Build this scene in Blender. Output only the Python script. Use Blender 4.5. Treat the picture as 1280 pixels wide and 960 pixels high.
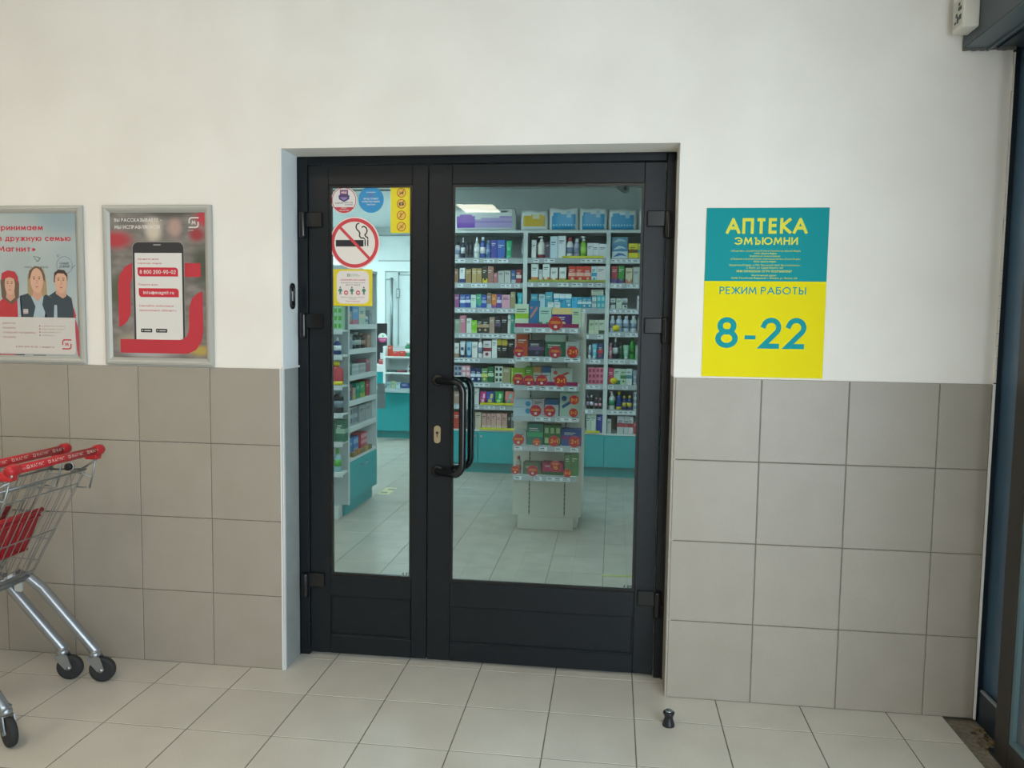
import bpy, bmesh, math, random
from mathutils import Matrix, Vector, Euler
for o in list(bpy.data.objects): bpy.data.objects.remove(o)
SC = bpy.context.scene
COL = SC.collection
random.seed(7)
# ------------------------------------------------------------------ camera
cam = bpy.data.cameras.new('camera'); cam.sensor_width = 36.0; cam.lens = 995.45/1280*36.0
cam.clip_start = 0.05; cam.clip_end = 100
cob = bpy.data.objects.new('camera', cam); COL.objects.link(cob)
YAW, PIT, ROL = 0.12605, -0.07776, -0.01343
Rm = (Matrix.Rotation(YAW, 3, 'Z') @ Matrix.Rotation(PIT, 3, 'X') @ Matrix.Rotation(ROL, 3, 'Y'))
Bm = Matrix(((1, 0, 0), (0, 0, -1), (0, 1, 0)))          # camera axes -> right, forward, up
cob.matrix_world = Matrix.Translation((-0.22394, -2.94763, 1.39869)) @ (Rm @ Bm).to_4x4()
SC.camera = cob
# ------------------------------------------------------------------ world, light, exposure
w = bpy.data.worlds.new('world'); SC.world = w; w.use_nodes = True
w.node_tree.nodes['Background'].inputs[0].default_value = (0.62, 0.76, 0.95, 1)
w.node_tree.nodes['Background'].inputs[1].default_value = 0.5
SC.view_settings.view_transform = 'Standard'; SC.view_settings.look = 'None'
SC.view_settings.exposure = 0.0; SC.view_settings.gamma = 1.0; SC.view_settings.use_curve_mapping = False
def area_light(name, loc, rot, sx, sy, power, col):
    l = bpy.data.lights.new(name, 'AREA'); l.shape = 'RECTANGLE'; l.size = sx; l.size_y = sy
    l.energy = power; l.color = col
    o = bpy.data.objects.new(name, l); o.location = loc; o.rotation_euler = rot; COL.objects.link(o); return o
# daylight from behind the camera's right: an added light, no shop front is built
area_light('daylight', (2.1, -6.6, 1.7), (math.radians(90), 0, math.radians(20)), 3.2, 2.6, 150, (0.80, 0.91, 1.0))
# and through the open part of the entrance right beside the camera
area_light('daylight_entrance', (1.16, -2.45, 1.05), (math.radians(90), 0, math.radians(32)), 1.5, 1.8, 40, (0.75, 0.91, 1.0))
LAMP_FOYER = 13.5
LAMP_PHARM = 17.0
# ------------------------------------------------------------------ materials
MC = {}
def lin(h):
    return tuple((c/12.92 if c <= .04045 else ((c+.055)/1.055)**2.4) for c in (int(h[i:i+2], 16)/255 for i in (0, 2, 4)))
def M(h, rough=.5, metal=0.0, spec=.5):
    k = (h, rough, metal, spec)
    if k in MC: return MC[k]
    m = bpy.data.materials.new('paint_'+h); m.use_nodes = True
    b = m.node_tree.nodes['Principled BSDF']
    b.inputs['Base Color'].default_value = (*lin(h), 1); b.inputs['Roughness'].default_value = rough
    b.inputs['Metallic'].default_value = metal; b.inputs['Specular IOR Level'].default_value = spec
    MC[k] = m; return m
def emis(name, h, s):
    m = bpy.data.materials.new(name); m.use_nodes = True
    b = m.node_tree.nodes['Principled BSDF']
    b.inputs['Base Color'].default_value = (*lin(h), 1)
    b.inputs['Emission Color'].default_value = (*lin(h), 1); b.inputs['Emission Strength'].default_value = s
    return m
def noisy(name, h1, h2, scale, rough=.5, detail=4, bump=0.0, rnd=0.0, lo=.35, hi=.65, h3=None, scale2=600, spec=.5, big=0.0):
    """two-tone procedural colour with optional fine speckle, per-object brightness and relief"""
    m = bpy.data.materials.new(name); m.use_nodes = True; nt = m.node_tree; N = nt.nodes; L = nt.links
    b = N['Principled BSDF']; b.inputs['Roughness'].default_value = rough; b.inputs['Specular IOR Level'].default_value = spec
    tc = N.new('ShaderNodeNewGeometry')
    nz = N.new('ShaderNodeTexNoise'); nz.inputs['Scale'].default_value = scale; nz.inputs['Detail'].default_value = detail
    L.new(tc.outputs['Position'], nz.inputs['Vector'])
    cr = N.new('ShaderNodeValToRGB'); cr.color_ramp.elements[0].position = lo; cr.color_ramp.elements[1].position = hi
    cr.color_ramp.elements[0].color = (*lin(h1), 1); cr.color_ramp.elements[1].color = (*lin(h2), 1)
    L.new(nz.outputs['Fac'], cr.inputs['Fac']); out = cr.outputs['Color']
    if h3:
        n2 = N.new('ShaderNodeTexNoise'); n2.inputs['Scale'].default_value = scale2; n2.inputs['Detail'].default_value = 1
        L.new(tc.outputs['Position'], n2.inputs['Vector'])
        c2 = N.new('ShaderNodeValToRGB'); c2.color_ramp.elements[0].position = .40; c2.color_ramp.elements[1].position = .62
        c2.color_ramp.elements[0].color = (.0, .0, .0, 1); c2.color_ramp.elements[1].color = (1, 1, 1, 1)
        L.new(n2.outputs['Fac'], c2.inputs['Fac'])
        mx = N.new('ShaderNodeMix'); mx.data_type = 'RGBA'; mx.inputs[7].default_value = (*lin(h3), 1)
        mm = N.new('ShaderNodeMath'); mm.operation = 'MULTIPLY'; mm.inputs[1].default_value = .35
        L.new(c2.outputs['Color'], mm.inputs[0]); L.new(mm.outputs[0], mx.inputs[0]); L.new(out, mx.inputs[6]); out = mx.outputs[2]
    if rnd:
        oi = N.new('ShaderNodeObjectInfo'); mr = N.new('ShaderNodeMapRange')
        mr.inputs['To Min'].default_value = 1-rnd; mr.inputs['To Max'].default_value = 1+rnd
        L.new(oi.outputs['Random'], mr.inputs['Value'])
        mu = N.new('ShaderNodeMix'); mu.data_type = 'RGBA'; mu.blend_type = 'MULTIPLY'; mu.inputs[0].default_value = 1
        cc = N.new('ShaderNodeCombineColor')
        for i in range(3): L.new(mr.outputs['Result'], cc.inputs[i])
        L.new(out, mu.inputs[6]); L.new(cc.outputs['Color'], mu.inputs[7]); out = mu.outputs[2]
    L.new(out, b.inputs['Base Color'])
    if bump:
        bp_ = N.new('ShaderNodeBump'); bp_.inputs['Strength'].default_value = bump; bp_.inputs['Distance'].default_value = .002
        n3 = N.new('ShaderNodeTexNoise'); n3.inputs['Scale'].default_value = max(scale, 60); n3.inputs['Detail'].default_value = 3
        L.new(tc.outputs['Position'], n3.inputs['Vector']); L.new(n3.outputs['Fac'], bp_.inputs['Height']); L.new(bp_.outputs['Normal'], b.inputs['Normal'])
    return m
def glass(name, tint, refl=1.0, haze=0.0, hz=(.5, .55, .6)):
    """thin pane: tinted see-through plus Fresnel mirror, optional diffuse haze"""
    m = bpy.data.materials.new(name); m.use_nodes = True; nt = m.node_tree; N = nt.nodes; L = nt.links
    N.remove(N['Principled BSDF']); out = N['Material Output']
    t = N.new('ShaderNodeBsdfTransparent'); t.inputs[0].default_value = (*tint, 1)
    g = N.new('ShaderNodeBsdfGlossy'); g.inputs['Roughness'].default_value = 0.01; g.inputs[0].default_value = (refl, refl, refl, 1)
    f = N.new('ShaderNodeFresnel'); f.inputs[0].default_value = 1.45
    mx = N.new('ShaderNodeMixShader'); L.new(f.outputs[0], mx.inputs[0]); L.new(t.outputs[0], mx.inputs[1]); L.new(g.outputs[0], mx.inputs[2])
    last = mx
    if haze:
        d = N.new('ShaderNodeBsdfDiffuse'); d.inputs[0].default_value = (*hz, 1)
        m2 = N.new('ShaderNodeMixShader'); m2.inputs[0].default_value = haze
        L.new(mx.outputs[0], m2.inputs[1]); L.new(d.outputs[0], m2.inputs[2]); last = m2
    L.new(last.outputs[0], out.inputs['Surface']); return m
PLASTER = noisy('white_plaster', 'e6e2da', 'ece9e2', 3, .75, bump=.08)
PLASTER2 = noisy('daylight_tinted_plaster', 'dfe6e8', 'e6ecee', 3, .7)  # left reveal only: bluish cast of the daylight put into the plaster colour
CEIL = noisy('ceiling_board', 'dcdcda', 'e4e4e2', 30, .85)
WTILE = noisy('granite_wall_tile', 'a29b8f', 'a69f94', 8, .45, h3='7e796f', scale2=420, rnd=.035)
FTILE = noisy('beige_floor_tile', 'c6c2b8', 'cfcbc1', 5, .36, h3='b2aea2', scale2=300, rnd=.03)
FTILE2 = noisy('pale_floor_tile', 'a39c92', 'aca59b', 7, .22, rnd=.02)
GROUT = noisy('grout', '6a655c', '78736a', 40, .9)
GROUT2 = noisy('light_grout', '4e4d46', '5a5952', 40, .9)
CONC = noisy('worn_concrete', '6f675b', '8f8778', 5, .85, bump=.4, h3='4a3f30', scale2=60)
BLACKP = noisy('black_powder_coat', '0f151a', '12191e', 30, .36, bump=.1, spec=.35)
BLACKG = M('101214', .22)
RUBBER = M('26282a', .75)
ALU = M('b9bcbc', .32, .8)
STEEL = M('a4a9ae', .33, .85)
WIRE = M('9ea4a6', .35, .85)
TEAL = M('009fa6', .5, 0, .25)
TEALD = M('008c92', .55, 0, .25)
SHELFW = M('c9d2d2', .45)
SHELFG = M('a3adaf', .5)
SHELFB = M('a2aaab', .6)
PEG = M('d2cfc4', .55)
WHITE = M('e6e8e8', .4)
INK = M('30363c', .6)
# ------------------------------------------------------------------ mesh helpers
class MB:
    def __init__(s): s.v = []; s.f = []; s.m = []; s.mats = []; s.smooth = []
    def mi(s, m):
        if m not in s.mats: s.mats.append(m)
        return s.mats.index(m)
    def add(s, vs, fs, m, sm=False):
        b = len(s.v); s.v += [tuple(v) for v in vs]; k = s.mi(m)
        for f in fs: s.f.append([b+i for i in f]); s.m.append(k); s.smooth.append(sm)
    def box(s, x0, x1, y0, y1, z0, z1, m, c=0.0):
        if x0 > x1: x0, x1 = x1, x0
        if y0 > y1: y0, y1 = y1, y0
        if z0 > z1: z0, z1 = z1, z0
        if c <= 0:
            vs = [(x, y, z) for x in (x0, x1) for y in (y0, y1) for z in (z0, z1)]
            s.add(vs, [(0, 1, 3, 2), (4, 6, 7, 5), (0, 4, 5, 1), (2, 3, 7, 6), (0, 2, 6, 4), (1, 5, 7, 3)], m)
        else:
            bm = bmesh.new(); bmesh.ops.create_cube(bm, size=1)
            for v in bm.verts: v.co = ((x0+x1)/2+v.co.x*(x1-x0), (y0+y1)/2+v.co.y*(y1-y0), (z0+z1)/2+v.co.z*(z1-z0))
            bmesh.ops.bevel(bm, geom=bm.edges[:], offset=c, segments=2 if c > .004 else 1, affect='EDGES', profile=.6)
            s.bm(bm, m, c > .004)
    def bm(s, bm, m, sm=False):
        bm.verts.index_update(); s.add([v.co[:] for v in bm.verts], [[v.index for v in f.verts] for f in bm.faces], m, sm); bm.free()
    def tube(s, pts, r, m, n=8, caps=True, closed=False):
        pts = [Vector(p) for p in pts]; K = len(pts); rings = []
        up = None
        for i, p in enumerate(pts):
            a = pts[i-1] if (i > 0 or closed) else p; b = pts[(i+1) % K] if (i < K-1 or closed) else p
            d = (b-a).normalized()
            if up is None:
                up = Vector((0, 0, 1)) if abs(d.z) < .9 else Vector((1, 0, 0))
            u = d.cross(up)
            if u.length < 1e-5: u = d.cross(Vector((0, 1, 0)))
            u.normalize(); up = u.cross(d).normalized()
            rr = r[i] if isinstance(r, (list, tuple)) else r
            rings.append([p+u*(math.cos(t)*rr)+up*(math.sin(t)*rr) for t in (2*math.pi*j/n for j in range(n))])
        vs = [v for R_ in rings for v in R_]; fs = []
        for i in range(K if closed else K-1):
            for j in range(n):
                a = i*n+j; b = i*n+(j+1) % n; c = ((i+1) % K)*n+(j+1) % n; d = ((i+1) % K)*n+j
                fs.append((a, b, c, d))
        if caps and not closed: fs += [tuple(range(n))[::-1], tuple((K-1)*n+j for j in range(n))]
        s.add(vs, fs, m, True)
    def lathe(s, prof, m, n=16, c=(0, 0, 0), sx=1, sy=1, axis='z'):
        vs = []; fs = []
        for r, z in prof:
            for j in range(n):
                t = 2*math.pi*j/n; a, b = r*math.cos(t)*sx, r*math.sin(t)*sy
                if axis == 'z': vs.append((c[0]+a, c[1]+b, c[2]+z))
                elif axis == 'y': vs.append((c[0]+a, c[1]+z, c[2]+b))
                else: vs.append((c[0]+z, c[1]+a, c[2]+b))
        for i in range(len(prof)-1):
            for j in range(n): fs.append((i*n+j, i*n+(j+1) % n, (i+1)*n+(j+1) % n, (i+1)*n+j))
        fs += [tuple(range(n))[::-1], tuple((len(prof)-1)*n+j for j in range(n))]
        s.add(vs, fs, m, n > 8)
    def prism(s, poly, y0, y1, m):
        """outline in x,z extruded along y"""
        K = len(poly); vs = [(x, y0, z) for x, z in poly]+[(x, y1, z) for x, z in poly]
        fs = [tuple(range(K)), tuple(range(2*K-1, K-1, -1))]+[(i, i+K, (i+1) % K+K, (i+1) % K) for i in range(K)]
        s.add(vs, fs, m)
    def mesh(s, name):
        me = bpy.data.meshes.new(name); me.from_pydata(s.v, [], s.f)
        for m in s.mats: me.materials.append(m)
        me.polygons.foreach_set('material_index', s.m); me.polygons.foreach_set('use_smooth', s.smooth); me.update()
        return me
    def build(s, name, parent=None, kind=None, loc=None):
        o = bpy.data.objects.new(name, s.mesh(name)); COL.objects.link(o)
        if parent: o.parent = parent
        if kind: o['kind'] = kind
        if loc: o.location = loc
        return o
def box_obj(name, dims, m, parent=None, c=0.0, kind=None, label=None):
    b = MB(); b.box(*dims, m, c); o = b.build(name, parent, kind)
    if label: o['label'] = label
    return o
def thing(name, label, cat, loc=(0, 0, 0), group=None, rz=0):
    o = bpy.data.objects.new(name, None); COL.objects.link(o); o.location = loc; o.rotation_euler = (0, 0, rz)
    o.empty_display_size = .05; o['label'] = label; o['category'] = cat
    if group: o['group'] = group
    return o
def tag(o, label, cat, group=None):
    o['label'] = label; o['category'] = cat
    if group: o['group'] = group
    return o
def structure(name, loc=(0, 0, 0)):
    o = bpy.data.objects.new(name, None); COL.objects.link(o); o.location = loc; o['kind'] = 'structure'; return o
def inst(name, me, parent, loc=(0, 0, 0), rz=0):
    o = bpy.data.objects.new(name, me); COL.objects.link(o); o.parent = parent; o.location = loc; o.rotation_euler = (0, 0, rz); return o
# lettering -----------------------------------------------------------
TC = {}
def text_geo(s, bold):
    k = (s, bold)
    if k in TC: return TC[k]
    cu = bpy.data.curves.new('lettering', 'FONT'); cu.body = s; cu.size = 1; cu.resolution_u = 3; cu.space_character = 1+bold*3
    o = bpy.data.objects.new('lettering', cu); COL.objects.link(o)
    dg = bpy.context.evaluated_depsgraph_get(); me = bpy.data.meshes.new_from_object(o.evaluated_get(dg))
    vs = [(v.co.x, v.co.y) for v in me.vertices]; fs = [tuple(p.vertices) for p in me.polygons]
    bpy.data.objects.remove(o); bpy.data.curves.remove(cu); bpy.data.meshes.remove(me)
    TC[k] = (vs, fs); return TC[k]
# stroke lettering: every glyph is a set of centre lines on a unit-high box ----------------
def _a(cx, cy, rx, ry, a0, a1, n=9): return [(cx+rx*math.cos(math.radians(a0+(a1-a0)*i/n)), cy+ry*math.sin(math.radians(a0+(a1-a0)*i/n))) for i in range(n+1)]
def _glyphs():
    G = {}; a = _a
    G['А'] = (.78, [[(0, 0), (.39, 1), (.78, 0)], [(.14, .33), (.64, .33)]])
    G['Б'] = (.5, [[(.48, 1), (0, 1), (0, 0), (.26, 0)]+a(.26, .29, .24, .29, -90, 90)+[(0, .58)]])
    G['В'] = (.5, [[(0, 0), (0, 1), (.24, 1)]+a(.24, .77, .21, .23, 90, -90)+[(0, .54)], [(.24, .54)]+a(.26, .27, .24, .27, 90, -90)+[(0, 0)]])
    G['Г'] = (.46, [[(0, 0), (0, 1), (.46, 1)]])
    G['Д'] = (.72, [[(0, -.16), (0, .02), (.72, .02), (.72, -.16)], [(.10, .02), (.22, 1), (.6, 1), (.6, .02)]])
    G['Е'] = (.44, [[(.44, 1), (0, 1), (0, 0), (.44, 0)], [(0, .53), (.42, .53)]])
    G['Ж'] = (.9, [[(.45, 0), (.45, 1)], [(0, 1), (.38, .52), (0, 0)], [(.9, 1), (.52, .52), (.9, 0)], [(.38, .52), (.52, .52)]])
    G['З'] = (.46, [a(.22, .76, .20, .24, 150, -90)+a(.22, .26, .24, .26, 90, -150)])
    G['И'] = (.6, [[(0, 1), (0, 0), (.6, 1), (.6, 0)]])
    G['Й'] = (.6, [[(0, 1), (0, 0), (.6, 1), (.6, 0)], a(.3, 1.2, .13, .1, 200, 340)])
    G['К'] = (.54, [[(0, 0), (0, 1)], [(.54, 1), (.06, .52), (.56, 0)]])
    G['Л'] = (.62, [[(0, 0), (.06, .02), (.26, 1), (.62, 1), (.62, 0)]])
    G['М'] = (.84, [[(0, 0), (.12, 1), (.42, .22), (.72, 1), (.84, 0)]])
    G['Н'] = (.58, [[(0, 0), (0, 1)], [(.58, 0), (.58, 1)], [(0, .53), (.58, .53)]])
    G['О'] = (.88, [a(.44, .5, .44, .5, 0, 360, 26)])
    G['П'] = (.58, [[(0, 0), (0, 1), (.58, 1), (.58, 0)]])
    G['Р'] = (.48, [[(0, 0), (0, 1), (.22, 1)]+a(.22, .73, .26, .27, 90, -90)+[(0, .46)]])
    G['С'] = (.74, [a(.46, .5, .44, .5, 48, 312, 20)])
    G['Т'] = (.54, [[(0, 1), (.54, 1)], [(.27, 0), (.27, 1)]])
    G['У'] = (.6, [[(0, 1), (.31, .36)], [(.6, 1), (.14, 0)]])
    G['Ф'] = (.8, [[(.4, -.05), (.4, 1.05)], a(.4, .52, .4, .3, 0, 360, 20)])
    G['Х'] = (.6, [[(0, 0), (.6, 1)], [(0, 1), (.6, 0)]])
    G['Ц'] = (.66, [[(0, 1), (0, .02), (.66, .02), (.66, -.16)], [(.58, 1), (.58, 0)]])
    G['Ч'] = (.5, [[(0, 1), (0, .62)]+a(.22, .62, .22, .2, 180, 270)+[(.5, .42)], [(.5, 1), (.5, 0)]])
    G['Ш'] = (.84, [[(0, 1), (0, 0), (.84, 0), (.84, 1)], [(.42, 0), (.42, 1)]])
    G['Щ'] = (.9, [[(0, 1), (0, .02), (.9, .02), (.9, -.16)], [(.84, 1), (.84, 0)], [(.42, 0), (.42, 1)]])
    G['Ъ'] = (.66, [[(0, 1), (.2, 1), (.2, 0), (.42, 0)]+a(.42, .28, .24, .28, -90, 90)+[(.2, .56)]])
    G['Ы'] = (.72, [[(0, 1), (0, 0), (.22, 0)]+a(.22, .28, .22, .28, -90, 90)+[(0, .56)], [(.72, 0), (.72, 1)]])
    G['Ь'] = (.48, [[(0, 1), (0, 0), (.24, 0)]+a(.24, .28, .24, .28, -90, 90)+[(0, .56)]])
    G['Э'] = (.74, [a(.28, .5, .44, .5, 132, -132, 20), [(.26, .52), (.7, .52)]])
    G['Ю'] = (1.06, [[(0, 0), (0, 1)], a(.64, .5, .42, .5, 0, 360, 26), [(0, .52), (.22, .52)]])
    G['Я'] = (.48, [[(.48, 0), (.48, 1), (.26, 1)]+a(.26, .74, .26, .26, 90, 270)+[(.48, .48)], [(.26, .48), (0, 0)]])
    x = .70
    G['и'] = (.44, [[(0, x), (0, 0), (.44, x), (.44, 0)]]); G['н'] = (.42, [[(0, 0), (0, x)], [(.42, 0), (.42, x)], [(0, x*.52), (.42, x*.52)]])
    G['м'] = (.58, [[(0, 0), (.06, x), (.29, .12), (.52, x), (.58, 0)]]); G['а'] = (.52, [a(.25, x/2, .25, x/2, 0, 360, 20), [(.52, 0), (.52, x)]])
    G['е'] = (.54, [[(.02, x*.52), (.54, x*.52)]+a(.27, x/2, .27, x/2, 5, 315, 18)]); G['д'] = (.54, [[(0, -.14), (0, .02), (.54, .02), (.54, -.14)], [(.10, .02), (.17, x), (.45, x), (.45, .02)]])
    G['р'] = (.52, [[(0, -.28), (0, x)], a(.27, x/2, .25, x/2, 0, 360, 20)]); G['у'] = (.46, [[(0, x), (.24, .06)], [(.46, x), (.1, -.28)]])
    G['ж'] = (.66, [[(.33, 0), (.33, x)], [(0, x), (.27, x*.5), (0, 0)], [(.66, x), (.39, x*.5), (.66, 0)], [(.27, x*.5), (.39, x*.5)]])
    G['ю'] = (.74, [[(0, 0), (0, x)], a(.46, x/2, .28, x/2, 0, 360, 20), [(0, x*.52), (.18, x*.52)]]); G['с'] = (.46, [a(.28, x/2, .27, x/2, 50, 310, 16)])
    G['ь'] = (.38, [[(0, x), (0, 0), (.2, 0)]+a(.2, .2, .18, .2, -90, 90)+[(0, .4)]]); G['в'] = (.38, [[(0, 0), (0, x), (.18, x)]+a(.18, .54, .16, .16, 90, -90)+[(0, .38)], a(.2, .19, .18, .19, 90, -90)+[(0, 0)]])
    G['г'] = (.34, [[(0, 0), (0, x), (.34, x)]]); G['т'] = (.42, [[(0, x), (.42, x)], [(.21, 0), (.21, x)]])
    G['«'] = (.4, [[(.18, .56), (.02, .36), (.18, .16)], [(.38, .56), (.22, .36), (.38, .16)]]); G['»'] = (.4, [[(.02, .56), (.18, .36), (.02, .16)], [(.22, .56), (.38, .36), (.22, .16)]])
    G['-'] = (.3, [[(0, .42), (.3, .42)]]); G['–'] = (.5, [[(0, .42), (.5, .42)]]); G['!'] = (.06, [[(.03, 1), (.03, .28)], [(.03, .02), (.03, .0)]])
    G['='] = (.42, [[(0, .58), (.42, .58)], [(0, .34), (.42, .34)]]); G['.'] = (.05, [[(0, .02), (.05, .02)]]); G[','] = (.08, [[(.06, .04), (.0, -.12)]]); G['|'] = (.02, [[(.01, -.1), (.01, 1)]])
    G['0'] = (.5, [a(.25, .5, .25, .5, 0, 360, 24)]); G['1'] = (.2, [[(0, .84), (.18, 1), (.18, 0)]])
    G['2'] = (.5, [a(.25, .72, .24, .28, 165, -38, 12)+[(.0, 0), (.52, 0)]]); G['3'] = (.46, [a(.22, .75, .2, .25, 160, -90)+a(.22, .26, .24, .26, 90, -160)])
    G['4'] = (.54, [[(.42, 0), (.42, 1), (0, .28), (.54, .28)]]); G['5'] = (.46, [[(.42, 1), (.12, 1), (.06, .56)]+a(.2, .3, .26, .3, 110, -140, 12)])
    G['6'] = (.5, [a(.25, .31, .25, .31, 0, 360, 22), [(.04, .42), (.34, 1)]]); G['9'] = (.5, [a(.25, .69, .25, .31, 0, 360, 22), [(.46, .58), (.16, 0)]]); G['7'] = (.46, [[(0, 1), (.46, 1), (.14, 0)]])
    G['8'] = (.5, [a(.25, .76, .2, .24, 0, 360, 20), a(.25, .27, .25, .27, 0, 360, 22)])
    G['i'] = (.02, [[(.01, 0), (.01, x)], [(.01, .95), (.01, .92)]]); G['n'] = (.4, [[(0, 0), (0, x)], [(0, .4)]+a(.2, .42, .2, .28, 180, 0)+[(.4, 0)]])
    G['f'] = (.26, [[(.1, 0), (.1, .8)]+a(.22, .82, .12, .18, 180, 80), [(0, x), (.26, x)]]); G['o'] = (.54, [a(.27, x/2, .27, x/2, 0, 360, 20)])
    G['@'] = (.86, [a(.43, .36, .43, .5, -50, 300, 24), a(.4, .36, .18, .22, 0, 360, 16), [(.6, .56), (.6, .2), (.8, .22)]])
    G['m'] = (.66, [[(0, 0), (0, x)], [(0, .4)]+a(.165, .46, .165, .24, 180, 0)+[(.33, 0)], [(.33, .4)]+a(.495, .46, .165, .24, 180, 0)+[(.66, 0)]])
    G['a'] = G['а']; G['g'] = (.52, [a(.25, x/2, .25, x/2, 0, 360, 20), [(.52, x), (.52, -.1)]+a(.27, -.08, .25, .2, 0, -160)]); G['t'] = (.26, [[(.12, 1), (.12, 0)], [(0, x), (.26, x)]])
    G['r'] = (.26, [[(0, 0), (0, x)], [(0, .4)]+a(.2, .42, .2, .28, 180, 70)]); G['u'] = (.4, [[(0, x)]+a(.2, .28, .2, .28, 180, 360)+[(.4, x)], [(.4, x), (.4, 0)]])
    return G
GLY = _glyphs()
def stroke_text(s, t):
    """returns (verts, faces) of thick strokes; outer cap height is 1, baseline 0"""
    vs = []; fs = []; X = t/2; gap = t+.13
    def clip(poly, y, keep_above):
        out = []
        for (ax, ay), (bx, by) in zip(poly, poly[1:]+poly[:1]):
            ia = (ay >= y) if keep_above else (ay <= y); ib = (by >= y) if keep_above else (by <= y)
            if ia: out.append((ax, ay))
            if ia != ib: k = (y-ay)/(by-ay); out.append((ax+(bx-ax)*k, y))
        return out
    for ch in s:
        if ch == ' ': X += .38; continue
        w_, strokes = GLY[ch]
        for k_, st in enumerate(strokes):
            pts = [(X+px, t/2+py*(1-t)) for px, py in st]; lo = min(p[1] for p in pts)-t/2; hi = max(p[1] for p in pts)+t/2
            closed = math.hypot(pts[0][0]-pts[-1][0], pts[0][1]-pts[-1][1]) < 1e-4
            if closed: pts = pts[:-1]
            n = len(pts); sg = n if closed else n-1; dr_ = []
            for i in range(sg):
                (ax, ay), (bx, by) = pts[i], pts[(i+1) % n]; L_ = math.hypot(bx-ax, by-ay) or 1e-9; dr_.append(((bx-ax)/L_, (by-ay)/L_))
            flat = max(abs(d_[0]) for d_ in dr_) < .1
            off = []
            for i in range(n):
                d1 = dr_[(i-1) % sg] if (closed or i > 0) else None; d2 = dr_[i % sg] if (closed or i < n-1) else None
                x_, y_ = pts[i]
                if d1 is None or d2 is None:
                    d_ = d2 or d1; e = t/2 if abs(d_[1]) > .35 or n == 2 and abs(d_[1]) > .2 else 0; e = e if d1 else -e
                    off.append(((x_-d_[1]*t/2+d_[0]*e, y_+d_[0]*t/2+d_[1]*e), (x_+d_[1]*t/2+d_[0]*e, y_-d_[0]*t/2+d_[1]*e)))
                else:
                    nx, ny = -(d1[1]+d2[1]), d1[0]+d2[0]; m_ = math.hypot(nx, ny) or 1e-6; nx /= m_; ny /= m_
                    c = max(.24, nx*-d1[1]+ny*d1[0]); r_ = t/2/c
                    off.append(((x_+nx*r_, y_+ny*r_), (x_-nx*r_, y_-ny*r_)))
            for i in range(sg):
                (l0, r0), (l1, r1) = off[i], off[(i+1) % n]; q = [l0, r0, r1, l1]
                q = clip(q, lo, True)
                if len(q) > 2: q = clip(q, hi, False)
                if len(q) > 2: b = len(vs); vs += [(px, py, k_) for px, py in q]; fs.append(tuple(range(b, b+len(q))))
        X += w_+gap
    return vs, fs
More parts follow.
